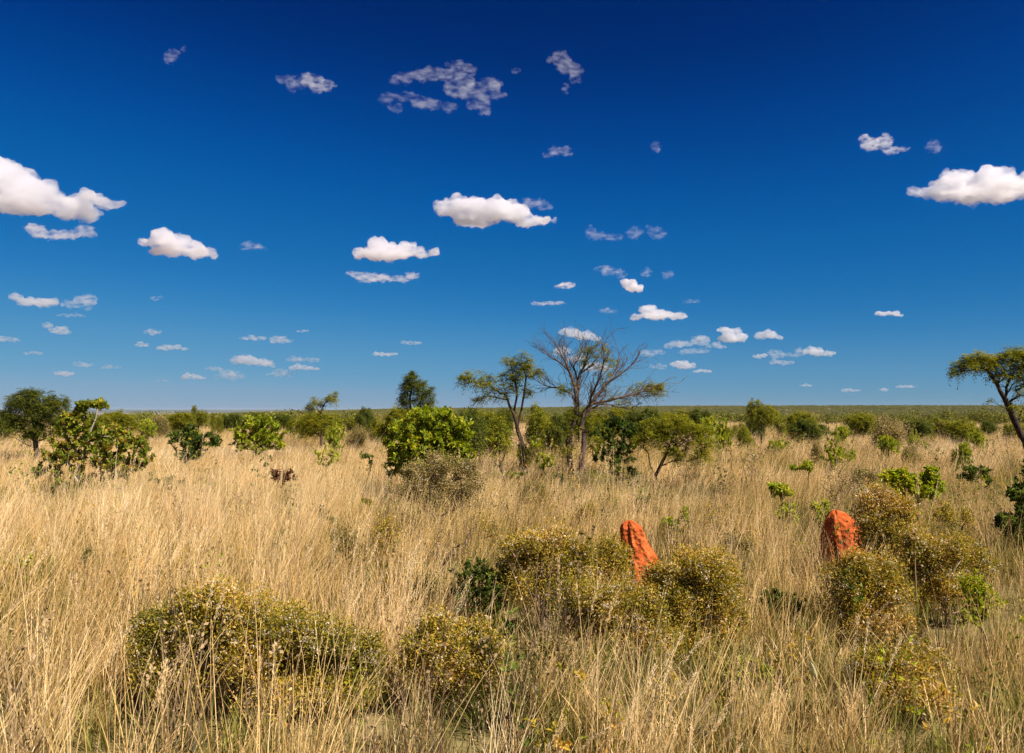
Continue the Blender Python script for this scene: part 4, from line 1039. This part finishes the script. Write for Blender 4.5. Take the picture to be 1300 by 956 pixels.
    p('broadleaf_shrub', 'small shrub of dead reddish brown leaves standing in the left grass', 'shrub', 358, 20,
      [(350, 600, 8, 4, 8), (362, 602, 10, 5, 10), (356, 608, 9, 5, 6), (370, 606, 5, 4, 4)], leaf='broad', lmat='redleaf', bmat='barkdark', base_r=.016, tip_r=.005, n_per=8, size=0.77, seed=42)
    p('broadleaf_shrub', 'tiny green sprig alone in the grass left of the grey olive bush', 'shrub', 411, 17,
      [(410, 648, 5, 7, 10), (414, 655, 5, 5, 6)], leaf='broad', lmat='darkbroad', bmat='bark', base_r=.010, tip_r=.004, n_per=8, size=0.59, seed=43)
    p('broadleaf_shrub', 'tiny dark sprig just right of the lone green sprig', 'shrub', 424, 16,
      [(424, 662, 5, 6, 8)], leaf='broad', lmat='darkbroad', bmat='bark', base_r=.010, tip_r=.004, n_per=8, size=0.51, seed=44)
    p('broadleaf_shrub', 'small yellow and green sprig low in the grass right of the lone green sprig', 'shrub', 466, 18,
      [(464, 634, 6, 4, 8), (470, 638, 5, 4, 6)], leaf='broad', lmat='broadwarm', bmat='bark', base_r=.010, tip_r=.004, n_per=8, size=0.59, seed=45)
    p('broadleaf_shrub', 'small green leafy shrub near the base of the big yellowing shrub, right side', 'shrub', 268, 22,
      [(262, 610, 8, 8, 6), (272, 622, 7, 9, 6)], leaf='broad', lmat='broadwarm', bmat='bark', base_r=.014, tip_r=.005, n_per=7, size=0.68, seed=46)
    p('broadleaf_shrub', 'small green sprig at the left foreground beneath the tall grass', 'shrub', 34, 11.5,
      [(34, 712, 9, 8, 10)], leaf='broad', lmat='broad', bmat='bark', base_r=.010, tip_r=.004, n_per=8, size=0.42, seed=47)
    p('broadleaf_shrub', 'dark toothed fern like sprig among the left foreground grass', 'shrub', 110, 11.5,
      [(110, 702, 6, 9, 9)], leaf='feather', lmat='darkbroad', bmat='bark', base_r=.010, tip_r=.004, n_per=3, size=.5, seed=48)
    p('broadleaf_shrub', 'small shrub with sparse leaves in the grass between the thin tree and the bright bush', 'shrub', 466, 24,
      [(462, 578, 6, 5, 6), (468, 586, 6, 7, 7)], leaf='broad', lmat='darkbroad', bmat='bark', base_r=.012, tip_r=.005, n_per=8, size=0.77, seed=49)
    p('broadleaf_shrub', 'yellowish leafy shrub in the grass under the thin two tiered tree', 'shrub', 415, 27,
      [(408, 575, 10, 8, 12), (424, 578, 10, 7, 12), (415, 588, 12, 6, 10)], leaf='broad', lmat='broad', bmat='bark', base_r=.02, tip_r=.006, n_per=9, size=0.77, seed=50)
    p('dead_shrub', 'black leafless broken shrub in front of the slender feathery tree', 'shrub', 640, 24,
      [(636, 585, 5, 6, 4, 0), (640, 572, 3, 7, 3, 0), (646, 602, 4, 4, 3, 0)], [[(640, 625), (640, 605), (635, 592), (641, 578), (644, 568)], [(640, 605), (646, 598), (648, 594)], [(635, 592), (630, 590), (627, 585)]],
      leaf=None, lmat=None, bmat='barkdark', base_r=.05, tip_r=.012, seed=51, parts=('trunk', 'crown'))
    # ---- fine leaved olive bushes of the foreground
    fine = dict(leaf='fine', lmat='fine', bmat='twig', base_r=.035, tip_r=.004, step=.12, jit=.02, zmin=.06, split=7, arch=.05, parts=('stems', 'foliage'))
    p('fine_leaved_bush', 'greyish olive small leaved bush standing in front of the bright leafy bush', 'bush', 556, 17.5,
      [(555, 592, 30, 14, 110), (530, 602, 20, 14, 70), (580, 598, 22, 14, 70), (520, 625, 16, 14, 50), (550, 615, 30, 16, 90), (590, 620, 18, 16, 50), (545, 640, 30, 12, 40), (590, 645, 22, 14, 26, .5), (575, 665, 26, 14, 20, .3)],
      n_per=24, size=1.35, seed=60, flowers=.22, **{**fine, 'lmat': 'finegrey'})
    p('dead_branches', 'crooked grey dead branches lying low in front of the greyish olive bush', 'branches', 575, 13,
      [(560, 700, 22, 12, 16, 0), (590, 690, 20, 14, 16, 0), (600, 668, 14, 14, 12, 0), (548, 690, 12, 10, 8, 0)],
      [[(568, 745), (562, 720), (556, 706), (545, 700), (530, 693)], [(562, 720), (568, 706, .1), (582, 704, .1), (592, 692, .2), (598, 672, .2), (590, 660, .2)], [(556, 706), (560, 695, .2), (572, 690, .3)]],
      leaf=None, lmat=None, bmat='bark', base_r=.03, tip_r=.0045, seed=61, step=.12, zmin=.1, parts=('branch', 'x'))
    G = 'fine leaved olive bushes of the foreground'
    p('fine_leaved_bush', 'largest foreground bush, low wide olive and orange mound with cream seed heads, bottom left', 'bush', 325, 7.7,
      [(262, 770, 26, 18, 160), (285, 765, 20, 14, 90), (205, 810, 38, 22, 240), (250, 800, 40, 30, 330), (300, 810, 48, 34, 420), (345, 800, 44, 26, 330), (390, 800, 48, 26, 360), (440, 815, 44, 26, 320), (470, 835, 24, 24, 130), (240, 850, 60, 26, 330), (330, 855, 80, 26, 420), (430, 855, 60, 24, 300), (185, 850, 20, 24, 80)],
      n_per=13, seed=62, flowers=.17, group=G, size=1.0, **{**fine, 'base_r': .04})
    p('fine_leaved_bush', 'low olive foreground bush at the bottom just left of the picture centre', 'bush', 575, 7.7,
      [(560, 812, 37, 20, 229), (600, 815, 33, 20, 195), (535, 837, 28, 24, 149), (580, 842, 55, 26, 322), (625, 832, 19, 22, 92)], n_per=13, seed=63, flowers=.15, group=G, **fine)
    p('fine_leaved_bush', 'olive bush left of the left termite mound', 'bush', 690, 10.5,
      [(690, 687, 33, 15, 138), (665, 707, 28, 17, 138), (705, 712, 37, 22, 195), (735, 702, 19, 15, 69), (680, 737, 44, 22, 184), (725, 742, 28, 22, 103), (648, 732, 15, 20, 46)], n_per=13, size=1.2, seed=64, flowers=.14, group=G, **fine)
    p('fine_leaved_bush', 'small dense dark olive bush pressed against the left side of the left termite mound', 'bush', 772, 12.0,
      [(770, 697, 19, 15, 92), (760, 717, 17, 17, 80), (785, 719, 15, 17, 69), (772, 737, 24, 15, 69)], n_per=13, size=1.3, seed=65, flowers=.05, group=G, **fine)
    p('fine_leaved_bush', 'wide olive bush in front of the left termite mound, lower half of the picture', 'bush', 775, 9.3,
      [(745, 762, 37, 22, 206), (790, 762, 39, 20, 218), (820, 772, 33, 24, 195), (765, 797, 48, 29, 299), (815, 807, 39, 29, 229), (735, 792, 22, 24, 103)], n_per=13, seed=66, flowers=.15, group=G, size=1.05, **fine)
    p('fine_leaved_bush', 'tall rounded olive bush right of the left termite mound', 'bush', 890, 9.5,
      [(875, 712, 30, 15, 149), (900, 725, 35, 24, 252), (860, 742, 30, 26, 229), (915, 757, 30, 31, 252), (880, 777, 44, 33, 333), (850, 797, 28, 26, 138), (905, 812, 39, 22, 184), (935, 787, 13, 22, 57)], n_per=13, seed=67, flowers=.14, group=G, size=1.05, **fine)
    p('fine_leaved_bush', 'upright olive bush rising right beside the right termite mound', 'bush', 1122, 12.2,
      [(1118, 632, 19, 11, 80), (1128, 647, 28, 20, 195), (1108, 657, 19, 20, 103), (1130, 677, 30, 22, 195), (1115, 697, 26, 17, 114), (1150, 662, 13, 15, 46)], n_per=13, seed=68, flowers=.14, group=G, size=1.2, **fine)
    p('fine_leaved_bush', 'dense olive bush below the right termite mound', 'bush', 1105, 10.0,
      [(1105, 722, 30, 15, 149), (1080, 737, 26, 22, 161), (1125, 739, 33, 24, 218), (1095, 767, 39, 29, 276), (1130, 782, 33, 24, 184), (1080, 787, 24, 22, 103)], n_per=13, seed=69, flowers=.13, group=G, size=1.1, **fine)
    p('fine_leaved_bush', 'sparse olive bush at the right, between the dense bush and the right edge', 'bush', 1190, 10.8,
      [(1165, 692, 26, 15, 126), (1195, 702, 33, 17, 172), (1225, 712, 26, 17, 114), (1180, 727, 37, 20, 149), (1215, 742, 33, 22, 126), (1170, 757, 24, 20, 69)], n_per=15, seed=70, flowers=.16, group=G, size=1.1, **fine)
    p('fine_leaved_bush', 'low olive bush at the very bottom right of the grass', 'bush', 1150, 7.6,
      [(1130, 847, 44, 17, 206), (1175, 849, 39, 17, 184), (1110, 865, 33, 15, 92), (1160, 869, 55, 15, 138)], n_per=13, seed=71, flowers=.14, group=G, **fine)
    p('green_bush', 'dark green leafy bush in grass, left of the olive bush by the left mound', 'bush', 610, 10.5,
      [(600, 725, 24, 14, 70), (615, 740, 26, 18, 90), (590, 760, 24, 20, 70), (625, 765, 18, 16, 50)], leaf='broad', lmat='darkbroad', bmat='barkdark', base_r=.02, tip_r=.004, n_per=10, size=0.36, seed=72, step=.15, zmin=.08)
    p('green_bush', 'dark green leafy bush half hidden in grass, between the two termite mounds', 'bush', 985, 10.5,
      [(980, 762, 20, 14, 60), (1000, 768, 22, 14, 60), (985, 785, 26, 14, 60)], leaf='broad', lmat='darkbroad', bmat='barkdark', base_r=.02, tip_r=.004, n_per=10, size=0.36, seed=73, step=.15, zmin=.08)
    p('green_bush', 'low green leafy bush in the grass right of the dense olive bush', 'bush', 1240, 9.6,
      [(1235, 745, 20, 16, 60), (1250, 765, 18, 18, 60), (1228, 780, 20, 16, 50)], leaf='broad', lmat='broad', bmat='bark', base_r=.018, tip_r=.004, n_per=9, size=0.36, seed=74, step=.15, zmin=.08)
    p('green_bush', 'small dull olive shrub in the grass left of the dead branches', 'bush', 440, 13,
      [(436, 685, 12, 8, 26), (448, 695, 11, 8, 26), (438, 702, 10, 6, 14)], leaf='fine', lmat='finegrey', bmat='twig', base_r=.014, tip_r=.004, n_per=16, size=1.4, seed=75, step=.15)
    p('green_bush', 'narrow dull olive shrub between the dead branches and the small dull shrub', 'bush', 490, 13,
      [(490, 672, 10, 10, 30), (494, 690, 10, 12, 26)], leaf='fine', lmat='fine', bmat='twig', base_r=.014, tip_r=.004, n_per=16, size=1.4, seed=76, step=.15)
    # dry twiggy shrubs standing in the grass
    for k, (px_, py_, w_, h_, Y, lb) in enumerate(((655, 640, 22, 16, 18, 'grey twiggy nearly leafless shrub in the grass right of the greyish olive bush'), (700, 632, 18, 14, 19, 'grey twiggy shrub right in front of the slender feathery tree and the bare tree'),
            (770, 640, 20, 12, 19, 'thin dry twiggy shrub in front of the thick shrub behind the bare tree'), (905, 655, 16, 12, 17, 'thin dry twiggy shrub in the grass below the small leaning tree'),
            (1062, 612, 14, 16, 19, 'black thin twiggy shrub standing behind the right termite mound'), (622, 668, 16, 12, 15, 'dry twiggy shrub by the right end of the dead branches'), (300, 640, 16, 12, 18, 'thin dry twiggy shrub alone in the left grass'),
            (880, 600, 14, 10, 26, 'small dry twiggy shrub under the small leaning tree crown'))):
        p('twiggy_shrub', lb, 'shrub', px_, Y, [(px_, py_, w_, h_, 44, .55), (px_ - w_ * .5, py_ + h_ * .7, w_ * .8, h_ * .7, 20, .6)], leaf='fine', lmat='finegrey' if k % 2 == 0 else 'fine', bmat='bark' if k % 3 else 'barkdark', base_r=.018, tip_r=.005, n_per=12, size=1.25, seed=400 + k, step=.15, arch=.02, parts=('stems', 'sparse_leaves'))
    G2 = 'low scrub among the grass'
    for k, (px_, py_, w_, h_, Y, mt, lb) in enumerate((
            (645, 600, 16, 9, 26, 'broad', 'low leafy scrub at the foot of the slender feathery tree, left side'),
            (716, 606, 16, 9, 26, 'darkbroad', 'low dark scrub between the slender feathery tree and the bare tree trunk'),
            (752, 610, 18, 9, 26, 'feather', 'low feathery scrub at the right foot of the bare tree'),
            (795, 600, 18, 9, 27, 'darkbroad', 'low dark scrub below the thick green shrub behind the bare tree'),
            (678, 628, 14, 9, 20, 'finegrey', 'grey olive scrub in the grass below the slender feathery tree'),
            (738, 652, 16, 9, 17, 'fine', 'olive scrub in the grass below the bare tree'),
            (820, 640, 12, 9, 18, 'darkbroad', 'small dark scrub in the grass above and right of the left termite mound'),
            (935, 690, 16, 10, 14, 'finegrey', 'grey olive scrub midway between the two termite mounds'),
            (915, 620, 14, 8, 21, 'finegrey', 'grey olive scrub below and right of the small leaning tree'),
            (1095, 600, 16, 9, 22, 'finegrey', 'grey olive scrub behind and above the upright olive bush'),
            (1210, 650, 18, 10, 16, 'fine', 'olive scrub between the spreading leafy shrub and the right edge'),
            (1240, 600, 16, 9, 22, 'darkbroad', 'dark scrub in the grass left of the bent tree foot'),
            (160, 650, 16, 10, 19, 'broadwarm', 'yellow leafy scrub below the right side of the big yellowing shrub'),
            (60, 655, 14, 9, 19, 'broad', 'leafy scrub below the left side of the big yellowing shrub'),
            (215, 615, 18, 9, 23, 'darkbroad', 'dark scrub in the grass just right of the big yellowing shrub'),
            (520, 665, 16, 12, 15, 'finegrey', 'grey olive scrub under the left side of the greyish olive bush'),
            (1020, 590, 14, 7, 24, 'broad', 'low leafy scrub in the open grass above the two bunch shrub'),
            (540, 745, 20, 14, 10.5, 'finegrey', 'grey olive scrub between the foreground centre bush and the dead branches'),
            (945, 850, 24, 12, 8.3, 'broad', 'low green scrub at the bottom right of the tall rounded olive bush'),
            (700, 830, 26, 12, 8.3, 'finegrey', 'grey olive scrub at the bottom below the wide olive bush'))):
        lf = {'broad': 'broad', 'darkbroad': 'broad', 'broadwarm': 'broad', 'feather': 'feather', 'fine': 'fine', 'finegrey': 'fine'}[mt]
        p('low_scrub', lb, 'scrub', px_, Y, [(px_, py_, w_, h_, 40), (px_ - w_ * .6, py_ + h_ * .6, w_ * .7, h_ * .8, 20), (px_ + w_ * .7, py_ + h_ * .5, w_ * .6, h_ * .8, 18)], leaf=lf, lmat=mt, bmat='bark', base_r=.016, tip_r=.005,
          n_per={'broad': 8, 'feather': 4, 'fine': 15}[lf], size={'broad': .55 if Y < 14 else .75, 'feather': 1.0, 'fine': 1.3}[lf], seed=500 + k, step=.15, group=G2, split=3, parts=('stems', 'foliage'))
    # pale pods at the very bottom
    for k, (px_, py_, lb) in enumerate(((1024, 853, 'pale yellow green upright leaf at the bottom edge, left one of two'), (1063, 850, 'rounder pale leaf at the bottom edge, right one of two'))):
        Y = 7.6; X = (px_ - 650) / F * Y; g0 = gz(X, Y) - .02; z1 = P(px_, py_, Y)[2] + .06
        root = empty('pale_leaf_plant', (X, Y, g0), lb, 'plant')
        s = Skel(); s.line([(0, 0, 0), (.01, 0, (z1 - g0) * .55), (.0, 0, z1 - g0 - .13)], -1, .1); v, f = s.mesh(.006, .004); mk('stem', v, f, M['bark'], root)
        n = 14; t = np.linspace(0, 1, n); wd = .028 * np.sin(PI * np.clip(t * .92 + .06, 0, 1)) ** .8 * (1.25 if k else .9); hx = .16 if k == 0 else .12
        cx = -.05 * t ** 1.5 if k == 0 else .01 * t; cz = (z1 - g0 - .13) + hx * t
        L0 = np.stack([cx - wd, .015 * np.ones(n) + .01 * t, cz], 1); M0 = np.stack([cx, -.012 * np.ones(n), cz], 1); R0 = np.stack([cx + wd, .015 * np.ones(n), cz], 1)
        v = np.concatenate([L0, M0, R0]); i = np.arange(n - 1)
        f = np.concatenate([np.stack([i, i + n, i + n + 1, i + 1], 1), np.stack([i + n, i + 2 * n, i + 2 * n + 1, i + n + 1], 1)])
        mk('leaf', v, f, M['paleleaf'], root, {'tint': ('FLOAT', 'FACE', np.full(len(f), .5 + .1 * k, np.float32))}, smooth=True)
    build_treeline()
    # keep the grass from smothering the foreground plants
    for (px_, Y, w_, ry, d, h, fr) in ((325, 7.5, 350, 1.7, .14, .5, .4), (575, 7.5, 170, 1.2, .25, .55, .4), (690, 10.5, 120, 1.2, .35, .65, .6), (775, 9.3, 130, 1.3, .25, .6, .7), (890, 9.5, 135, 1.3, .22, .6, .7),
                                      (1122, 12.2, 80, .9, .35, .7, .4), (1105, 10, 125, 1.3, .25, .6, .6), (1190, 10.8, 120, 1.2, .35, .65, .6), (1150, 7.6, 120, .8, .4, .65, .2), (556, 17.5, 100, 1.2, .2, .7, .5),
                                      (575, 13, 80, 1.0, .35, .7, .4), (548, 22.5, 100, 3, .3, .55, 2), (108, 23.5, 120, 4, .4, .5, 3), (728, 28.5, 150, 4, .7, .72, 3), (664, 29, 60, 4, .7, .72, 3), (610, 10.5, 60, .8, .4, .7, .4), (985, 10.5, 60, .8, .4, .7, .4), (1160, 17, 80, 1, .4, .7, .8), (992, 17.5, 40, .8, .5, .7, .8), (840, 25.5, 90, 3, .6, .6, 2), (772, 31, 90, 3, .6, .6, 2)):
        clear_px(px_, Y, w_, ry, d, h, fr)

M['paleleaf'] = leaf_mat('pale_leaf', [(0, (.55, .55, .22)), (1, (.72, .68, .42))], .35, .5, .3)

# ------------------------------------------------------------------ treeline in the middle distance
def build_treeline():
    protos = {}
    def proto(kind, i):
        key = (kind, i)
        if key in protos: return protos[key]
        rng = np.random.default_rng(hash(kind) % 1000 if False else (sum(map(ord, kind)) * 7 + i))
        H = 3.0
        if kind == 'round':
            bl = [(rng.normal(0, .55), rng.normal(0, .5), rng.uniform(1.2, 2.3), rng.uniform(.6, .9), rng.uniform(.6, .9), rng.uniform(.4, .65), 34) for _ in range(7)] + [(0, 0, .8, 1.2, 1.1, .5, 40)]
            kw = dict(leaf='feather', lmat='feather', bmat='barkdark', base_r=.07, tip_r=.012, n_per=5, size=2.1)
        elif kind == 'dark':
            bl = [(rng.normal(0, .6), rng.normal(0, .5), rng.uniform(1.3, 2.4), rng.uniform(.6, .9), rng.uniform(.6, .9), rng.uniform(.4, .6), 34) for _ in range(7)] + [(0, 0, .9, 1.2, 1.1, .5, 40)]
            kw = dict(leaf='feather', lmat='featherdark', bmat='barkdark', base_r=.07, tip_r=.012, n_per=5, size=2.1)
        elif kind == 'broad':
            bl = [(rng.normal(0, .5), rng.normal(0, .45), rng.uniform(1.0, 2.2), rng.uniform(.5, .8), rng.uniform(.5, .8), rng.uniform(.4, .6), 22) for _ in range(7)] + [(0, 0, .7, 1.0, .9, .5, 24)]
            kw = dict(leaf='broad', lmat='broad', bmat='bark', base_r=.06, tip_r=.012, n_per=9, size=1.6)
        elif kind == 'tree':
            bl = [(rng.normal(0, .8), rng.normal(0, .7), rng.uniform(1.7, 2.9), rng.uniform(.4, .75), rng.uniform(.4, .7), rng.uniform(.22, .4), 20) for _ in range(9)]
            kw = dict(leaf='feather', lmat='feather', bmat='barkdark', base_r=.09, tip_r=.012, n_per=5, size=1.9)
        else:  # pale
            bl = [(rng.normal(0, .5), rng.normal(0, .45), rng.uniform(.9, 2.3), rng.uniform(.5, .8), rng.uniform(.5, .8), rng.uniform(.4, .6), 30) for _ in range(7)]
            kw = dict(leaf='fine', lmat='finegrey', bmat='twig', base_r=.06, tip_r=.012, n_per=22, size=3.4)
        lines = [[(0, 0, 0), (rng.normal(0, .05), 0, .7), (rng.normal(0, .15), rng.normal(0, .1), 1.5)]]
        nm = {'round': 'bush', 'dark': 'bush', 'broad': 'broadleaf_bush', 'tree': 'small_tree', 'pale': 'pale_bush'}[kind]
        r = plant(nm, 'x', 'bush', (0, 0, 0), lines, bl, seed=int(rng.integers(1e6)), step=.4, zmin=.2, **kw)
        protos[key] = [r, False]
        return protos[key]
    # (px, top py, width px, base-to-top bottom py for depth, kind, label)
    T = [
        (4, 522, 26, 62, 'dark', 'dark bush at the far left edge of the treeline, beside the dense feathery tree'),
        (158, 521, 36, 75, 'round', 'hazy green bush behind the top of the big yellowing shrub'),
        (187, 530, 22, 52, 'broad', 'broad leafed bush right behind the big yellowing shrub'),
        (206, 528, 22, 60, 'pale', 'yellowish bush between the leafy left shrub and the low dark shrub'),
        (232, 522, 32, 75, 'round', 'green bush left of the small pointed tree in the left treeline'),
        (254, 514, 22, 80, 'tree', 'small pointed tree peeking above the horizon in the left treeline'),
        (245, 538, 26, 46, 'broad', 'broad leafed bush behind the low dark straggling shrub'),
        (276, 526, 14, 66, 'tree', 'thin sparse sapling left of the rounded glossy bush'),
        (292, 524, 26, 84, 'dark', 'dark bush half behind the rounded glossy bush, its left side'),
        (360, 524, 26, 88, 'dark', 'hazy dark bush right of the rounded glossy bush'),
        (382, 530, 24, 76, 'round', 'low round bush left of the thin two tiered tree'),
        (404, 522, 46, 58, 'round', 'wide green bush right behind the thin two tiered tree'),
        (427, 536, 24, 42, 'broad', 'bright broad leafed bush right of the thin two tiered tree'),
        (462, 518, 22, 72, 'dark', 'round dark crowned tree between the thin tree and the tall narrow tree'),
        (446, 530, 26, 80, 'round', 'low bush left of the round dark crowned tree'),
        (478, 532, 24, 60, 'round', 'low bush right of the round dark crowned tree'),
        (502, 515, 34, 56, 'round', 'feathery bush left of the foot of the tall narrow tree'),
        (455, 541, 22, 46, 'pale', 'pale low bush in the grass below the round dark crowned tree'),
        (592, 516, 46, 36, 'dark', 'dark feathery bush directly behind the right side of the bright leafy bush'),
        (618, 520, 44, 40, 'round', 'feathery bush left of the trunk of the slender tree'),
        (640, 516, 30, 62, 'dark', 'dark bush behind the slender feathery tree trunk'),
        (690, 516, 40, 44, 'round', 'green bush in the gap between the slender tree and the bare tree'),
        (708, 527, 30, 38, 'dark', 'dark low bush left of the bare tree trunk'),
        (752, 520, 32, 52, 'round', 'feathery bush just right of the bare tree trunk, behind the thick shrub'),
        (812, 516, 36, 48, 'dark', 'dark bush right of the thick green shrub behind the bare tree'),
        (838, 522, 36, 60, 'round', 'feathery bush above the small leaning tree, far behind it'),
        (893, 526, 30, 46, 'broad', 'leafy bush behind the right edge of the small leaning tree'),
        (914, 532, 30, 42, 'broad', 'broad leafed bush just right of the small leaning tree'),
        (946, 538, 22, 44, 'round', 'low bush left of the thin tree rising over the ridge line'),
        (965, 508, 36, 50, 'tree', 'thin open tree rising above the ridge line right of centre'),
        (958, 526, 28, 66, 'dark', 'dark bush at the foot of the thin open tree'),
        (1010, 521, 32, 62, 'round', 'rounded bush right of the thin open tree'),
        (1014, 532, 36, 54, 'dark', 'dark low bush in front of the rounded bush right of the thin open tree'),
        (1044, 537, 14, 64, 'dark', 'smallest dark bush in the gap of the right treeline'),
        (1066, 537, 26, 50, 'broad', 'bright leafy bush left of the pale crowned bush'),
        (1090, 524, 34, 66, 'round', 'wide bush just left of the pale crowned bush'),
        (1126, 528, 38, 46, 'pale', 'pale crowned brownish bush, largest in the right treeline'),
        (1120, 550, 26, 37, 'broad', 'green leafy bush in front of the foot of the pale crowned bush'),
        (1164, 531, 36, 60, 'dark', 'dark bush just right of the pale crowned bush'),
        (1159, 546, 20, 46, 'broad', 'small leafy bush in front of the dark bush right of the pale one'),
        (1192, 531, 30, 64, 'round', 'round bush, second right of the pale crowned bush'),
        (1222, 532, 32, 52, 'round', 'round bush left of the bent tree at the right edge'),
        (1236, 544, 20, 44, 'broad', 'small leafy bush in front of the round bush near the bent tree'),
        (1256, 534, 24, 68, 'dark', 'dark bush behind the trunk of the bent tree, left side'),
        (1288, 536, 30, 60, 'round', 'bush behind the trunk of the bent tree at the right edge'),
        (1216, 558, 20, 31, 'broad', 'low yellowish leafy shrub in the grass right of the pale crowned bush'),
        (1056, 560, 34, 32, 'broad', 'low leafy shrub in the grass between the two far right bushes and the olive bush'),
        (986, 555, 28, 40, 'broad', 'low yellow green shrub in the grass right of the small leaning tree'),
        (1036, 560, 14, 34, 'pale', 'small pale shrub left of the low leafy shrub in the right grass'),
        (1150, 565, 22, 33, 'pale', 'small pale shrub in the grass below the pale crowned bush'),
        (1118, 538, 12, 70, 'dark', 'tiny dark bush left of the pale crowned bush foot'),
        (330, 523, 30, 95, 'dark', 'far dark bush behind the top of the rounded glossy bush'),
        (540, 522, 40, 50, 'dark', 'dark bush behind the top of the bright leafy bush'),
        (662, 560, 18, 30, 'broad', 'small leafy bush at the right foot of the slender feathery tree'),
        (925, 540, 18, 58, 'round', 'small round bush between the broad leafed bush and the thin open tree'),
        (870, 518, 40, 70, 'dark', 'far dark feathery bush behind the crown of the small leaning tree'),
        (778, 517, 40, 62, 'round', 'far feathery bush behind the right limbs of the bare tree'),
        (725, 519, 34, 70, 'dark', 'far dark bush between the two trunks of the bare tree'),
        (92, 524, 30, 70, 'dark', 'dark bush between the dense left tree and the yellowing shrub'),
        (130, 526, 24, 62, 'round', 'bush hidden behind the middle of the big yellowing shrub'),
    ]
    rng = np.random.default_rng(99); cnt = {}
    for (px_, top, wpx, Y, kind, label) in T:
        i = cnt.get(kind, 0) % 3; cnt[kind] = cnt.get(kind, 0) + 1
        pr = proto(kind, i)
        if not pr[1]: o = pr[0]; pr[1] = True
        else: o = copy_tree(pr[0])
        X = (px_ - 650) / F * Y; g0 = gz(X, Y)
        h = P(px_, top, Y)[2] - g0; w = wpx / F * Y
        o.location = (X, Y, g0 - .05)
        zref = {'tree': 3.2, 'pale': 2.7, 'broad': 2.6, 'round': 2.75, 'dark': 2.8}[kind]; wref = {'tree': 2.9, 'pale': 2.1, 'broad': 2.2, 'round': 2.6, 'dark': 2.7}[kind]
        sx = w / wref; o.scale = (sx, sx, h / zref); o.rotation_euler = (0, 0, rng.uniform(0, 6.28))
        o['label'] = label; o['category'] = 'tree' if kind == 'tree' else 'bush'
def build_haze():
    import bmesh
    me = bpy.data.meshes.new('haze'); bm = bmesh.new()
    bmesh.ops.create_cube(bm, size=1); bm.to_mesh(me); bm.free()
    o = bpy.data.objects.new('haze', me); C.objects.link(o)
    top = 32.0; bot = -35.0
    o.scale = (50000, 50000, top - bot); o.location = (0, 0, (top + bot) / 2)
    m = bpy.data.materials.new('haze_air'); t, N, L = nt(m)
    out = N.new('ShaderNodeOutputMaterial'); v = N.new('ShaderNodeVolumePrincipled')
    v.inputs['Color'].default_value = (.75, .85, 1, 1); v.inputs['Density'].default_value = HAZE; v.inputs['Anisotropy'].default_value = .2
    L.new(v.outputs[0], out.inputs['Volume']); me.materials.append(m)
    tag(o, 'thin bluish air over the plain', 'haze', kind='stuff')
HAZE = .00004
# ------------------------------------------------------------------ assemble
build_world()
build_ground()
build_woodland()
for fn in ('build_clouds', 'build_haze', 'build_mounds', 'build_plants'):
    if fn in globals(): globals()[fn]()
build_grass()
